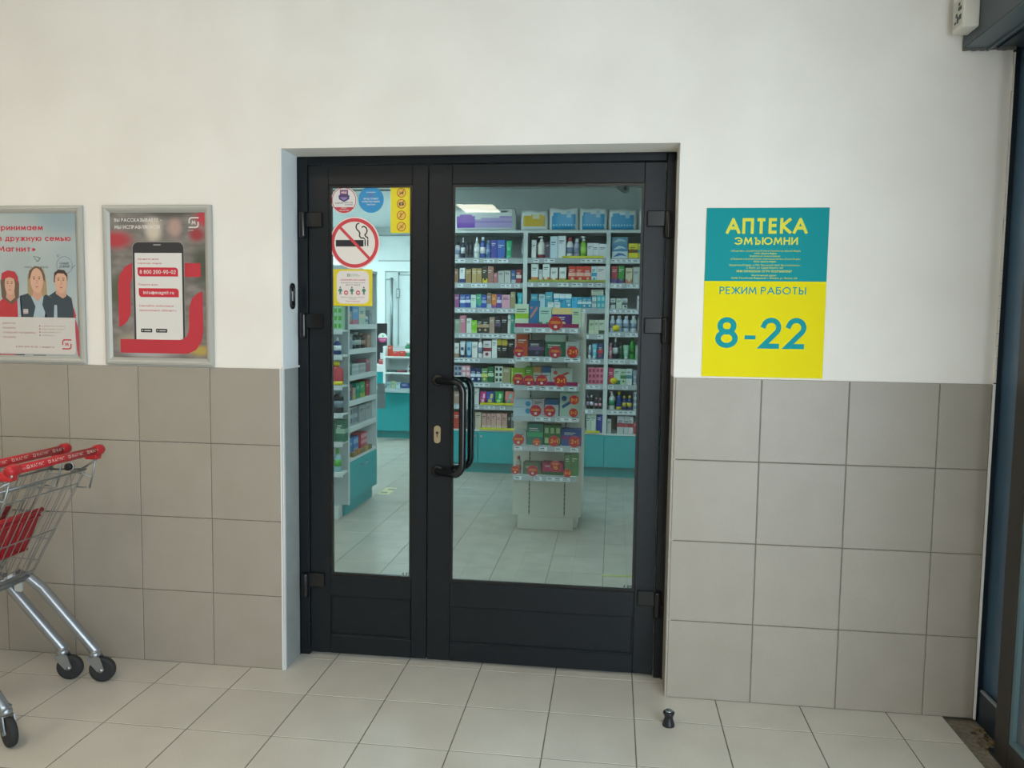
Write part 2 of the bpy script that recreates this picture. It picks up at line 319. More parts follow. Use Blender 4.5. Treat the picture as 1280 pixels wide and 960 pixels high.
class Print(MB):
    """flat print in the x,z plane, facing -y; each layer of ink sits a hair in front of the last"""
    def __init__(s, y=0.0, step=.00025): super().__init__(); s.y = y; s.st = step
    def Y(s, l): return s.y-l*s.st
    def poly(s, pts, m, l=1): s.add([(x, s.Y(l), z) for x, z in pts], [tuple(range(len(pts)))], m)
    def rect(s, x0, z0, x1, z1, m, l=1): s.poly([(x0, z0), (x1, z0), (x1, z1), (x0, z1)], m, l)
    def rrect(s, x0, z0, x1, z1, r, m, l=1, corners=(1, 1, 1, 1)):
        pts = []
        for k, (cx, cz, a) in enumerate(((x1-r, z1-r, 0), (x0+r, z1-r, 90), (x0+r, z0+r, 180), (x1-r, z0+r, 270))):
            if corners[k]:
                for i in range(7): t = math.radians(a+15*i); pts.append((cx+r*math.cos(t), cz+r*math.sin(t)))
            else: pts.append(((x1, x0, x0, x1)[k], (z1, z1, z0, z0)[k]))
        s.poly(pts, m, l)
    def disc(s, cx, cz, rx, m, l=1, rz=None, n=32):
        rz = rx if rz is None else rz
        s.poly([(cx+rx*math.cos(2*math.pi*i/n), cz+rz*math.sin(2*math.pi*i/n)) for i in range(n)], m, l)
    def ring(s, cx, cz, r0, r1, m, l=1, n=40):
        vs = []; fs = []
        for i in range(n):
            t = 2*math.pi*i/n; vs += [(cx+r0*math.cos(t), s.Y(l), cz+r0*math.sin(t)), (cx+r1*math.cos(t), s.Y(l), cz+r1*math.sin(t))]
            j = (i+1) % n; fs.append((2*i, 2*i+1, 2*j+1, 2*j))
        s.add(vs, fs, m)
    def line(s, pts, w_, m, l=1):
        for (ax, az), (bx, bz) in zip(pts, pts[1:]):
            dx, dz = bx-ax, bz-az; L_ = math.hypot(dx, dz) or 1; nx, nz = -dz/L_*w_/2, dx/L_*w_/2; ex, ez = dx/L_*w_/4, dz/L_*w_/4
            s.poly([(ax+nx-ex, az+nz-ez), (ax-nx-ex, az-nz-ez), (bx-nx+ex, bz-nz+ez), (bx+nx+ex, bz+nz+ez)], m, l)
    def text(s, t, cx, z0, h, m, l=2, width=None, align='c', bold=0.0):
        """cap height h, baseline z0"""
        if all(c in GLY or c == ' ' for c in t):
            vs, fs = stroke_text(t, .13+bold*1.6); hh, b0 = 1.0, 0.0
        else:
            vs, fs = text_geo(t, 0); vs = [(p_[0], p_[1], 0) for p_ in vs]; hv, _ = text_geo('Н', 0); hh = max(v[1] for v in hv)-min(v[1] for v in hv); b0 = min(v[1] for v in hv)
        if not vs: return
        x0 = min(v[0] for v in vs); x1 = max(v[0] for v in vs)
        k = h/hh; kx = k if width is None else width/(x1-x0)
        ox = cx-(x0+x1)/2*kx if align == 'c' else (cx-x0*kx if align == 'l' else cx-x1*kx)
        s.add([(ox+a*kx, s.Y(l)-c*.00006, z0+(b-b0)*k) for a, b, c in vs], fs, m)
    def logo(s, cx, cz, r, m, l=2):
        """rounded open bracket pair around a square letter M"""
        t = r*.24
        s.poly([(cx-r, cz-.15*r), (cx-r, cz+.45*r), (cx-.85*r, cz+.85*r), (cx-.45*r, cz+r), (cx+r, cz+r), (cx+r, cz+r-t), (cx-.38*r, cz+r-t), (cx-r+t*1.2, cz+.6*r), (cx-r+t, cz+.4*r), (cx-r+t, cz-.15*r)], m, l)
        s.poly([(cx+r, cz+.15*r), (cx+r, cz-.45*r), (cx+.85*r, cz-.85*r), (cx+.45*r, cz-r), (cx-r, cz-r), (cx-r, cz-r+t), (cx+.38*r, cz-r+t), (cx+r-t*1.2, cz-.6*r), (cx+r-t, cz-.4*r), (cx+r-t, cz+.15*r)], m, l)
        s.text('М', cx, cz-.36*r, .72*r, m, l, width=.8*r, bold=.03)
# ------------------------------------------------------------------ FOYER SHELL
P = .303                                              # tile pitch
fl = structure('floor')
box_obj('screed', (-5.5, .985, -12, .30, -.06, -.0013), GROUT, fl)
def tile_mesh(a, b, t, m, name, up):
    """one tile with chamfered face; up='z' lies flat, up='y' stands facing -y"""
    mb = MB(); c = .0018 if up == 'y' else .0009
    vs = [(0, 0), (a, 0), (a, b), (0, b)]; vi = [(c, c), (a-c, c), (a-c, b-c), (c, b-c)]
    f3 = (lambda p, h: (p[0], p[1], h)) if up == 'z' else (lambda p, h: (p[0], -h, p[1]))
    V = [f3(p, -t) for p in vs]+[f3(p, -c) for p in vs]+[f3(p, 0) for p in vi]
    F = [(8, 9, 10, 11)]
    for i in range(4):
        j = (i+1) % 4; F += [(i, j, 4+j, 4+i), (4+i, 4+j, 8+j, 8+i)]
    mb.add(V, F, m); return mb.mesh(name)
FP = .30365; G3 = .0042
fx0, fy0 = -1.94255, -.18667
full = tile_mesh(FP-G3, FP-G3, .008, FTILE, 'tile', 'z')
far = MB()
ny = 0
for i in range(-12, 10):
    for j in range(-1, 38):
        x0 = fx0+FP*i; x1 = x0+FP; y1 = fy0-FP*(j-1)-0; y0 = y1-FP
        y0, y1 = fy0-FP*j, fy0-FP*j+FP
        if x0 >= .985: continue
        x1c = min(x1, .985); y1c = min(y1, .30)
        if y0 >= .30: continue
        if -3.6 < x0 and y0 > -2.0:
            if x1c == x1 and y1c == y1: me = full
            else: me = tile_mesh(x1c-x0-G3, y1c-y0-G3, .008, FTILE, 'tile', 'z')
            inst('tile', me, fl, (x0+G3/2, y0+G3/2, 0))
        else: far.box(x0+G3/2, x1c-G3/2, y0+G3/2, y1c-G3/2, -.008, 0, FTILE)
far.build('tiles_behind_viewer', fl, 'stuff')
# recessed concrete strip where the entrance mat ends
pit = structure('floor_entrance')
box_obj('concrete_strip', (.986, 1.22, -12, .30, -.08, -.012), CONC, pit)
box_obj('outside_paving', (1.22, 9, -14, 6, -.10, -.02), M('7b7f84', .9), pit)
grit = MB(); rg = random.Random(3)
for i in range(90):
    x, y, s = 1.09+rg.gauss(0, .022), -.05-abs(rg.gauss(0, .13)), rg.uniform(.0015, .005)
    x = min(max(x, 1.0), 1.13); grit.box(x-s, x+s, y-s, y+s*.8, -.0125, -.0125+s*1.2, M(rg.choice(['6b5a3e', '8a7752', '4e4636']), .9))
tag(grit.build('grit_pile'), 'brown grit and crumbs swept against the foot of the entrance frame', 'dirt')['kind'] = 'stuff'

# wall with the pharmacy door
wb = structure('wall_back')
OX0, OX1, OZ = -1.4985, 0.0, 2.048
PT = .006
box_obj('plaster', (-5.5, OX0, PT, .30, 0, 3.15), PLASTER, wb)
box_obj('plaster', (OX1, 1.09, PT, .30, 0, 3.15), PLASTER, wb)
box_obj('plaster', (OX0, OX1, PT, .30, OZ, 3.15), PLASTER, wb)
box_obj('mortar_bed', (-5.5, OX0-.0005, .0022, .0065, 0, 1.203), GROUT, wb)
box_obj('mortar_bed', (OX1+.012, 1.088, .0022, .0065, 0, 1.203), GROUT, wb)
hb = .2973
rows = [(0, hb)]+[(hb+P*k, hb+P*(k+1)) for k in range(3)]
g = .0016
def wall_tiles(cols):
    for xa, xb in cols:
        for za, zb in rows:
            me = wt.setdefault((round(xb-xa, 4), round(zb-za, 4)), None) or tile_mesh(xb-xa-2*g, zb-za-2*g, .0065, WTILE, 'tile', 'y')
            wt[(round(xb-xa, 4), round(zb-za, 4))] = me
            inst('tile', me, wb, (xa+g, 0, za+g))
wt = {}
wl = -1.504
cols = [(wl-.292, wl)]; x = wl-.292
for k in range(10): cols.append((x-P, x)); x -= P
wall_tiles(cols)
wall_tiles([(.002, .3084), (.3084, .6114), (.6114, .9144), (.9144, 1.086)])
# painted reveals of the opening
box_obj('reveal', (OX0, OX0+.005, .001, .155, 1.21, OZ), PLASTER2, wb)
box_obj('tiled_reveal', (OX0, OX0+.004, .0125, .155, 0, 1.204), noisy('grey_reveal', '9da2a0', 'a5aaa8', 12, .5, h3='767c7a', scale2=420), wb); box_obj('reveal_ledge', (OX0, OX0+.009, .001, .158, 1.204, 1.212), WHITE, wb)
box_obj('reveal', (OX1-.004, OX1, .001, .155, 1.206, OZ), PLASTER, wb)
box_obj('tiled_reveal', (OX1-.004, OX1+.001, .001, .155, 0, 1.206), WTILE, wb)
box_obj('reveal', (OX0+.004, OX1-.004, .001, .155, OZ-.004, OZ), PLASTER, wb)
t = MB(); t.box(OX0-.008, OX0+.001, -.003, .004, 0, 1.206, M('dfe3e4', .4)); t.box(OX0-.001, OX0+.0055, -.003, .012, 0, 1.206, M('dfe3e4', .4))
t.build('trim_corner', None, 'structure')
t = MB(); t.box(1.087, 1.093, -.004, .03, 0, 1.206, M('eceff0', .35)); t.box(1.0875, 1.0935, -.0055, -.001, 0, 1.206, M('eceff0', .35)); t.build('trim_end', None, 'structure')
t = MB()
for k in range(26): t.box(1.089+rg.uniform(0, .004), 1.0965, .001, .03, 1.21+.043*k, 1.252+.043*k, PLASTER)
t.build('trim_plaster_edge', None, 'structure')
# rest of the hall, behind and beside the camera
box_obj('wall_left', (-5.6, -5.5, -12, .3, 0, 3.15), noisy('hall_plaster', 'd9d2c4', 'dfd8cc', 3, .8), None, kind='structure')
box_obj('wall_rear', (-5.6, 5.0, -12.1, -12, 0, 3.15), noisy('hall_plaster_rear', 'b8b2a6', 'c2bcb0', 3, .8), None, kind='structure')
box_obj('wall_right', (4.9, 5.0, -12, -4.4, 0, 3.15), PLASTER, None, kind='structure')
box_obj('wall_over_entrance', (1.10, 1.2, -4.4, .3, 2.62, 3.15), PLASTER, None, kind='structure')
box_obj('ceiling', (-5.6, 5.0, -12.1, .3, 3.15, 3.25), CEIL, None, kind='structure')
def ceiling_lamp(x, y, z, sx, sy, s, label, group):
    r = thing('ceiling_lamp', label, 'lamp', (x, y, z), group)
    b = MB(); e = .02
    b.box(-sx/2, sx/2, -sy/2, -sy/2+e, -.03, 0, WHITE); b.box(-sx/2, sx/2, sy/2-e, sy/2, -.03, 0, WHITE)
    b.box(-sx/2, -sx/2+e, -sy/2+e, sy/2-e, -.03, 0, WHITE); b.box(sx/2-e, sx/2, -sy/2+e, sy/2-e, -.03, 0, WHITE)
    b.build('frame', r)
    box_obj('diffuser', (-sx/2+e, sx/2-e, -sy/2+e, sy/2-e, -.022, -.006), s, r)
LF = emis('foyer_lamp_glow', 'fff0d8', LAMP_FOYER); LP = emis('pharmacy_lamp_glow', 'eefaff', LAMP_PHARM)
for x, y in ((-2.32, -8.9), (-2.3, -5.2), (-.3, -5.2), (-4.2, -2.6), (-2.2, -2.2), (-4.4, -7)):
    ceiling_lamp(x, y, 3.149, .6, .95, LF, 'white panel lamp on the foyer ceiling, its light mirrored in the door glass' if y < -8 else 'white panel lamp on the foyer ceiling, ' + {(-2.3, -5.2): 'above the middle of the hall', (-.3, -5.2): 'straight behind the viewer', (-4.2, -2.6): 'over the far left, beyond the trolleys', (-2.2, -2.2): 'above and left of the viewer', (-4.4, -7): 'deep in the hall along the left wall'}.get((x, y), ''), 'foyer ceiling lamps')

# ------------------------------------------------------------------ ENTRANCE (right edge)
NAVY = noisy('navy_panel', '47627a', '526e86', 2.2, .25); NAVYF = M('1c2c38', .35); BROWNB = M('2b2623', .4)
HDR = M('3d474e', .4); HDRL = M('56646a', .4)
hd = structure('door_header')
b = MB(); b.prism([(.925, 2.342), (.925, 2.62), (1.12, 2.62), (1.12, 2.342)], -3.2, -.002, HDR)
b.build('housing', hd)
box_obj('cover_plate', (.927, .998, -3.2, -.003, 2.338, 2.3415), HDRL, hd); box_obj('cover_rail', (1.000, 1.007, -3.2, -.003, 2.330, 2.3415), HDRL, hd); box_obj('cover_rail', (1.03, 1.035, -3.2, -.003, 2.334, 2.3415), NAVYF, hd)
for z in (2.47, 2.55): box_obj('cover_groove', (.9235, .926, -3.2, -.004, z, z+.004), M('262c30', .5), hd)
b = MB()
for k in range(12): b.box(.925+k*.0139, .925+(k+1)*.0139, -.010-rg.uniform(0, .005), -.001, 2.334+rg.uniform(-.003, .002), 2.3435, M('6d6a64', .9))
b.build('sealant_bead', hd)
sp = structure('window_1')
box_obj('panel', (1.1205, 1.13, -.9, .62, .11, 2.62), NAVY, sp)
box_obj('bottom_rail', (1.100, 1.150, -.9, .62, -.01, .11), NAVYF, sp)
box_obj('post', (1.098, 1.12, .02, .06, -.01, 2.34), NAVYF, sp)
box_obj('sill_ledge', (1.097, 1.1075, -.35, -.02, .11, .117), M('8f9aa0', .5), sp)
dr = structure('door_2')
GL2 = glass('hazy_entrance_glass', (.62, .72, .8), 1, .22, (.42, .50, .58))  # bluish diffuse haze mixed into the pane
X0, X1 = 1.045, 1.085
box_obj('stile', (X0, X1, -.335, -.25, .0, 2.335), BROWNB, dr, .002); box_obj('stile', (X0, X1, -1.45, -1.37, .0, 2.335), BROWNB, dr, .002)
box_obj('bottom_rail', (X0, X1, -1.37, -.335, .0, .085), BROWNB, dr, .002); box_obj('top_rail', (X0, X1, -1.37, -.335, 2.26, 2.335), BROWNB, dr, .002)
box_obj('glazing_bead', (X0+.004, X1-.004, -.352, -.335, .085, 2.26), M('5c7880', .35), dr); box_obj('glazing_bead', (X0+.004, X1-.004, -1.37, -.352, .085, .100), M('5c7880', .35), dr)
box_obj('glass', (1.062, 1.068, -1.37, -.352, .10, 2.26), GL2, dr)
box_obj('floor_guide', (1.05, 1.08, -1.45, -.2, -.0125, -.001), NAVYF, dr)
# white detector box fixed to the header
r = thing('detector_box', 'small white electronic detector box with dark symbols fixed to the grey door header', 'detector', (.899, -.078, 2.372))
box_obj('case', (-.024, .0258, -.046, .042, 0, .115), M('d8d4c8', .45), r, .005)
b = MB()
b.box(-.0252, -.0238, -.036, .032, .015, .10, M('c2c2b8', .5)); b.build('face_plate', r)
b = MB(); dk = M('33363a', .5)
for yy, zz, a, c_ in ((-.022, .04, .008, .008), (-.004, .035, .006, .01), (.006, .052, .006, .006), (-.018, .068, .012, .006), (-.012, .083, .006, .005), (.014, .03, .005, .004)):
    b.box(-.0262, -.0250, yy-a, yy+a, zz-c_, zz+c_, dk)
b.build('symbols', r)

# ------------------------------------------------------------------ PHARMACY DOOR
d1 = structure('door_1')
FY0, FY1 = .156, .215
b = MB(); b.box(-1.4955, -1.4535, FY0, FY1, 0, 2.046, BLACKP, .003); b.build('frame_side', d1)
b = MB(); b.box(-.0385, -.0045, FY0, FY1, 0, 2.046, BLACKP, .003); b.build('frame_side', d1)
b = MB(); b.box(-1.4535, -.0385, FY0, FY1, 2.012, 2.046, BLACKP, .003); b.build('frame_head', d1)
b = MB()
for k in range(24): # sealant line along the head and sides
    b.box(-1.4955+k*.062, -1.4955+(k+1)*.062, .153, .1565, 2.040-rg.uniform(0, .004), 2.0475, BLACKG)
for k in range(34): b.box(-.0075+rg.uniform(-.003, 0), -.004, .150, .1575, .06*k, .06*k+.06, BLACKG); b.box(-1.4975, -1.4935+rg.uniform(0, .003), .150, .1575, .06*k, .06*k+.06, BLACKG)
b.build('sealant', d1)
GLASSP = glass('door_glass', (.83, .92, .91), 1.0)
def leaf(x0, x1, gx0, gx1, gz0, gz1, px0, px1, pz0, pz1, hinge_left, name):
    lf = bpy.data.objects.new(name, None); COL.objects.link(lf); lf.parent = d1
    Y0, Y1 = .160, .212; zb, zt = .012, 2.009
    def st(n, *a):
        q = MB(); q.box(*a, BLACKP, .002); return q.build(n, lf)
    st('stile', x0, gx0, Y0, Y1, zb, zt); st('stile', gx1, x1, Y0, Y1, zb, zt)
    st('top_rail', gx0, gx1, Y0, Y1, gz1, zt); st('middle_rail', gx0, gx1, Y0, Y1, pz1, gz0); st('bottom_rail', gx0, gx1, Y0, Y1, zb, pz0)
    q = MB(); e = .010
    for a in ((gx0, gx0+e, gz0, gz1), (gx1-e, gx1, gz0, gz1), (gx0+e, gx1-e, gz0, gz0+e), (gx0+e, gx1-e, gz1-e, gz1)): q.box(a[0], a[1], .165, .172, a[2], a[3], BLACKG)
    q.build('glazing_bead', lf)
    q = MB(); q.box(gx0+.002, gx1-.002, .172, .176, gz0+.002, gz1-.002, GLASSP); q.build('glass', lf)
    q = MB(); q.box(gx0, gx1, .170, .200, pz0, pz1, BLACKP); q.build('lower_panel', lf)
    q = MB(); e = .006
    for a in ((px0, px0+e, pz0, pz1), (px1-e, px1, pz0, pz1), (px0+e, px1-e, pz0, pz0+e), (px0+e, px1-e, pz1-e, pz1)): q.box(a[0], a[1], .163, .172, a[2], a[3], BLACKP, .001)
    q.build('panel_bead', lf)
    for zt_, zk in ((1.826, 1.722), (1.421, 1.322), (.353, .249)):
        xh = -1.467 if hinge_left else -.030
        h = MB(); h.lathe([(.0, 0), (.0135, .002), (.0145, .01), (.0145, .094), (.0135, .102), (0, .104)], BLACKG, 12, (xh, .143, zk))
        s1 = 1 if hinge_left else -1
        h.box(xh+s1*.006, xh+s1*.078, .146, .1605, zt_-.060, zt_, BLACKG, .003); h.box(xh-s1*.020, xh+s1*.004, .146, .1585, zk, zk+.055, BLACKG, .003)
        h.build('hinge', lf)
    return lf
lfL = leaf(-1.4505, -.9595, -1.366, -1.023, .343, 1.932, -1.376, -1.027, .088, .257, True, 'door_leaf')
lfR = leaf(-.9565, -.0415, -.8625, -.1205, .341, 1.932, -.879, -.121, .085, .240, False, 'door_leaf')
def pull(yg, ym, name):
    s_ = MB(); zt_, zb_ = 1.163, .797; xm, xg = -.915, -.801; pts = []
    sgn = -1 if yg < ym else 1
    pts += [(xm, ym, zt_), (xm+.004, ym+sgn*.022, zt_)]
    for k in range(7):
        a = math.radians(15*k); pts.append((xm+.03+(xg-xm-.03-.035)+.035*math.sin(a), yg if k else yg-sgn*.012, zt_-.045+.045*math.cos(a)))
    pts2 = [(x_, y_, zt_+zb_-z_) for x_, y_, z_ in reversed(pts)]
    s_.tube(pts+pts2, .0145, BLACKG, 12); s_.lathe([(.024, 0), (.024, .006), (.018, .009)] if sgn > 0 else [(.018, -.009), (.024, -.006), (.024, 0)], BLACKG, 16, (xm, ym, zt_), axis='y')
    s_.lathe([(.024, 0), (.024, .006), (.018, .009)] if sgn > 0 else [(.018, -.009), (.024, -.006), (.024, 0)], BLACKG, 16, (xm, ym, zb_), axis='y')
    return s_.build(name, lfR)
pull(.088, .160, 'pull_handle'); pull(.272, .212, 'pull_handle')
b = MB(); b.prism([(-.917+.0135*math.cos(t_), .945+(.022 if math.sin(t_) >= 0 else -.022)+.0135*math.sin(t_)) for t_ in (2*math.pi*k/24 for k in range(24))], .1565, .1605, M('b5a888', .35, .7))
o = b.build('lock_plate', lfR); o['label'] = 'brass coloured oval lock plate'
b = MB(); b.lathe([(.0055, -.001), (.0055, .002)], M('2a2620', .5), 12, (-.917, .1558, .952), axis='y'); b.box(-.9185, -.9155, .1552, .157, .934, .950, M('2a2620', .5)); b.build('keyhole', lfR)
# glass maker's stamp in the lower corners
for cx_, z_ in ((-1.048, .352), (-.148, .350)):
    q = Print(.1718); q.text('4 311', cx_, z_+.004, .011, M('20302c', .6), 1, width=.034, bold=.03); q.build('glass_stamp', lfL if cx_ < -1 else lfR)

# little black ring pull on the left reveal
b = MB(); pts = []
for k in range(24):
    t_ = 2*math.pi*k/24; pts.append((OX0+.009, .089+.017*math.cos(t_), 1.489+(.030 if math.sin(t_) >= 0 else -.030)+.017*math.sin(t_)))
b.tube(pts, .005, BLACKG, 8, closed=True)
b.box(OX0+.0042, OX0+.008, .082, .100, 1.452, 1.47, BLACKG); b.box(OX0+.0042, OX0+.008, .082, .1, 1.508, 1.526, BLACKG)
tag(b.build('ring_plate'), 'small black oval ring plate fixed to the white left reveal of the doorway', 'fitting')
# ------------------------------------------------------------------ POSTERS AND SIGNS
def frame_loop(x0, x1, z0, z1, yb, m):
    prof = [(0, 0), (0, .010), (.004, .015), (.012, .0165), (.020, .0135), (.026, .008), (.029, .006), (.029, 0)]
    mb = MB(); vs = []; n = len(prof)
    for sx, sz in ((0, 0), (1, 0), (1, 1), (0, 1)):
        for o_, d in prof: vs.append((x0+o_ if not sx else x1-o_, yb-d, z0+o_ if not sz else z1-o_))
    fs = []
    for c in range(4):
        for i in range(n-1): a = c*n+i; b_ = ((c+1) % 4)*n+i; fs.append((a, b_, b_+1, a+1))
    mb.add(vs, fs, m); return mb
FRM = M('b2b3ac', .4, .15)
RED = M('c8283c', .5); RED2 = M('be3340', .5); PWHITE = M('dcdad6', .5); PDK = M('2c3034', .5)
def blob_mat(name, base1, base2, blobs, scale=9, stretch=1):
    """printed out-of-focus photograph: soft colour spots placed on the sheet"""
    m = bpy.data.materials.new(name); m.use_nodes = True; nt = m.node_tree; N = nt.nodes; L = nt.links
    b = N['Principled BSDF']; b.inputs['Roughness'].default_value = .4
    g_ = N.new('ShaderNodeNewGeometry'); mp = N.new('ShaderNodeMapping'); mp.inputs['Scale'].default_value = (1, 1, stretch)
    L.new(g_.outputs['Position'], mp.inputs[0])
    nz = N.new('ShaderNodeTexNoise'); nz.inputs['Scale'].default_value = scale; nz.inputs['Detail'].default_value = 1; L.new(mp.outputs[0], nz.inputs['Vector'])
    cr = N.new('ShaderNodeValToRGB'); cr.color_ramp.elements[0].position = .35; cr.color_ramp.elements[1].position = .65
    cr.color_ramp.elements[0].color = (*lin(base1), 1); cr.color_ramp.elements[1].color = (*lin(base2), 1); L.new(nz.outputs['Fac'], cr.inputs[0]); out = cr.outputs[0]
    for x_, z_, rx, rz, h in blobs:
        sb = N.new('ShaderNodeVectorMath'); sb.operation = 'SUBTRACT'; sb.inputs[1].default_value = (x_, 0, z_); L.new(g_.outputs['Position'], sb.inputs[0])
        ml = N.new('ShaderNodeVectorMath'); ml.operation = 'MULTIPLY'; ml.inputs[1].default_value = (1/rx, 0, 1/rz); L.new(sb.outputs[0], ml.inputs[0])
        ln = N.new('ShaderNodeVectorMath'); ln.operation = 'LENGTH'; L.new(ml.outputs[0], ln.inputs[0])
        mr = N.new('ShaderNodeMapRange'); mr.interpolation_type = 'SMOOTHSTEP'; mr.inputs['From Min'].default_value = 1; mr.inputs['From Max'].default_value = .25
        L.new(ln.outputs['Value'], mr.inputs['Value'])
        mx = N.new('ShaderNodeMix'); mx.data_type = 'RGBA'; L.new(mr.outputs['Result'], mx.inputs[0]); L.new(out, mx.inputs[6]); mx.inputs[7].default_value = (*lin(h), 1); out = mx.outputs[2]
    L.new(out, b.inputs['Base Color']); return m
# --- poster with the phone
PY = 0.004
r = thing('poster_frame', 'silver snap frame with a poster of a smartphone on a red bracket emblem', 'poster', (-2.0, PY, 1.21))
fr = frame_loop(-2.2295+2.0, -1.776+2.0, 1.209-1.21, 1.834-1.21, 0, FRM).build('frame', r)
q = Print(-.0035)
def PX(u): return -2.201+(u-612)/551*.397+2.0
def PZ(v): return 1.806-(v-107)/838*.568-1.21
bg = blob_mat('blurred_aisle', '6f6a66', '8a8580', [(-2.18, 1.70, .10, .05, 'b23a44'), (-1.80, 1.79, .07, .06, 'c03848'), (-2.02, 1.74, .05, .07, 'cfc4b4'), (-1.93, 1.75, .04, .06, 'b0948a'), (-1.84, 1.72, .05, .04, '9a3a40'), (-2.17, 1.50, .06, .10, '565c48'), (-1.82, 1.60, .06, .12, '4e5448'), (-2.1, 1.30, .12, .05, 'a49c86'), (-1.83, 1.27, .08, .03, 'b09a50'), (-1.95, 1.81, .16, .04, '55524f'), (-2.05, 1.26, .16, .03, 'a8a8a8')], 14, 2.2)
q.rect(PX(612), PZ(945), PX(1163), PZ(107), bg, 0)
q.poly([(PX(735), PZ(395)), (PX(735), PZ(478)), (PX(722), PZ(520)), (PX(722), PZ(690)), (PX(700), PZ(735)), (PX(665), PZ(765)), (PX(650), PZ(765)), (PX(650), PZ(520)), (PX(660), PZ(465)), (PX(690), PZ(420))], RED2, 1)
q.rect(PX(1035), PZ(475), PX(1133), PZ(395), RED2, 1)
q.poly([(PX(657), PZ(918)), (PX(1050), PZ(918)), (PX(1098), PZ(895)), (PX(1130), PZ(850)), (PX(1142), PZ(790)), (PX(1142), PZ(556)), (PX(1110), PZ(570)), (PX(1080), PZ(600)), (PX(1064), PZ(650)), (PX(1060), PZ(780)), (PX(1045), PZ(820)), (PX(1010), PZ(838)), (PX(657), PZ(838))], RED2, 4)
q.rrect(PX(737), PZ(845), PX(1040), PZ(272), .025, M('8e8a84', .3), 2, (1, 1, 0, 0)); q.rrect(PX(741), PZ(845), PX(1036), PZ(277), .023, M('35363a', .3), 3, (1, 1, 0, 0))
q.rrect(PX(862), PZ(295), PX(905), PZ(288), .0015, M('9a9a98'), 4)
q.rect(PX(752), PZ(838), PX(1026), PZ(338), PWHITE, 4)
q.text('Звоните нам', PX(768), PZ(378), .0075, RED, 5, PX(890)-PX(768), 'l', .01); q.text('горячая линия', PX(768), PZ(402), .0070, RED, 5, PX(908)-PX(768), 'l', .01)
q.rrect(PX(768), PZ(473), PX(1003), PZ(421), .013, RED, 5, (1, 0, 1, 0)); q.text('8 800 200-90-02', PX(885), PZ(458), .0150, PWHITE, 6, PX(990)-PX(780), 'c', .02)
q.text('Пишите нам:', PX(770), PZ(525), .0075, RED, 5, PX(886)-PX(770), 'l', .01)
q.rrect(PX(772), PZ(592), PX(1005), PZ(541), .013, RED, 5, (1, 0, 1, 0)); q.text('info@magnit.ru', PX(888), PZ(575), .0125, PWHITE, 6, PX(978)-PX(800), 'c', .02)
q.text('Скачайте мобильное', PX(773), PZ(648), .0080, RED, 5, PX(974)-PX(773), 'l', .01); q.text('приложение «Магнит»', PX(773), PZ(674), .0080, RED, 5, PX(990)-PX(773), 'l', .01)
for a in (780, 868):
    q.rrect(PX(a), PZ(797), PX(a+66), PZ(775), .003, PDK, 5); q.rect(PX(a+20), PZ(789), PX(a+58), PZ(784), PWHITE, 6); q.disc(PX(a+10), PZ(786), .0025, PWHITE, 6, n=10)
q.text('ВЫ РАССКАЗЫВАЕТЕ –', PX(637), PZ(160), .0140, PWHITE, 2, PX(915)-PX(637), 'l', .02); q.text('МЫ ИСПРАВЛЯЕМСЯ!', PX(637), PZ(200), .0140, PWHITE, 2, PX(902)-PX(637), 'l', .02)
q.logo(PX(1097), PZ(165), .021, PWHITE, 2); q.text('МАГНИТ', PX(1080), PZ(212), .0035, PWHITE, 2, .022, 'c', .02)
q.build('print', r)
# --- recruitment poster
r = thing('poster_frame', 'silver snap frame with a recruitment poster of shop staff in aprons and vests', 'poster', (-2.55, PY, 1.21))
AX = 2.55
frame_loop(-2.775+AX, -2.316+AX, -.001, .624, 0, FRM).build('frame', r)
q = Print(-.0035)
def QX(u): return -2.657+(u/4.571)*.003444+AX
def QZ(v): return 1.812-(v-107)/828*.575-1.21
sky = blob_mat('poster_backdrop', 'a9b6b6', 'b4bfbd', [(-2.35, 1.80, .3, .12, '8fa3aa'), (-2.38, 1.6, .12, .15, 'a3b2b6')], 6)
q.rect(-2.747+AX, QZ(938), QX(409), QZ(105), sky, 0)
q.text('Принимаем', QX(222), QZ(214), .0225, RED, 2, QX(222)-QX(-55), 'r', .02); q.text('в дружную семью', QX(380), QZ(275), .0225, RED, 2, QX(380)-QX(-38), 'r', .02); q.text('«Магнит»', QX(178), QZ(336), .0225, RED, 2, QX(178)-QX(-75), 'r', .02)
SK = M('c89b84', .6); SK2 = M('d3a890', .6); HR1 = M('6b5a4c', .7); HR2 = M('a8926e', .7); HR3 = M('473a33', .7); VST = M('3d4850', .7); SHT = M('a6b8c2', .7); REDC = M('bb3a40', .7)
def face(u, v, w_, h, m):
    q.disc(QX(u), QZ(v), w_, m, 6, h); d = M('6a4a40', .7)
    for s_ in (-1, 1): q.disc(QX(u)+s_*w_*.4, QZ(v)+h*.12, w_*.14, M('3c302c'), 7, h*.05, 10); q.line([(QX(u)+s_*w_*.6, QZ(v)+h*.27), (QX(u)+s_*w_*.22, QZ(v)+h*.29)], h*.05, d, 7)
    q.line([(QX(u), QZ(v)+h*.1), (QX(u)+w_*.08, QZ(v)-h*.22), (QX(u)-w_*.05, QZ(v)-h*.24)], w_*.06, M('a8705c'), 7)
    q.poly([(QX(u)-w_*.32, QZ(v)-h*.45), (QX(u), QZ(v)-h*.58), (QX(u)+w_*.32, QZ(v)-h*.45), (QX(u), QZ(v)-h*.48)], M('b05a58'), 7)
def pol(pts, m, l): q.poly([(QX(a), QZ(b_)) for a, b_ in pts], m, l)
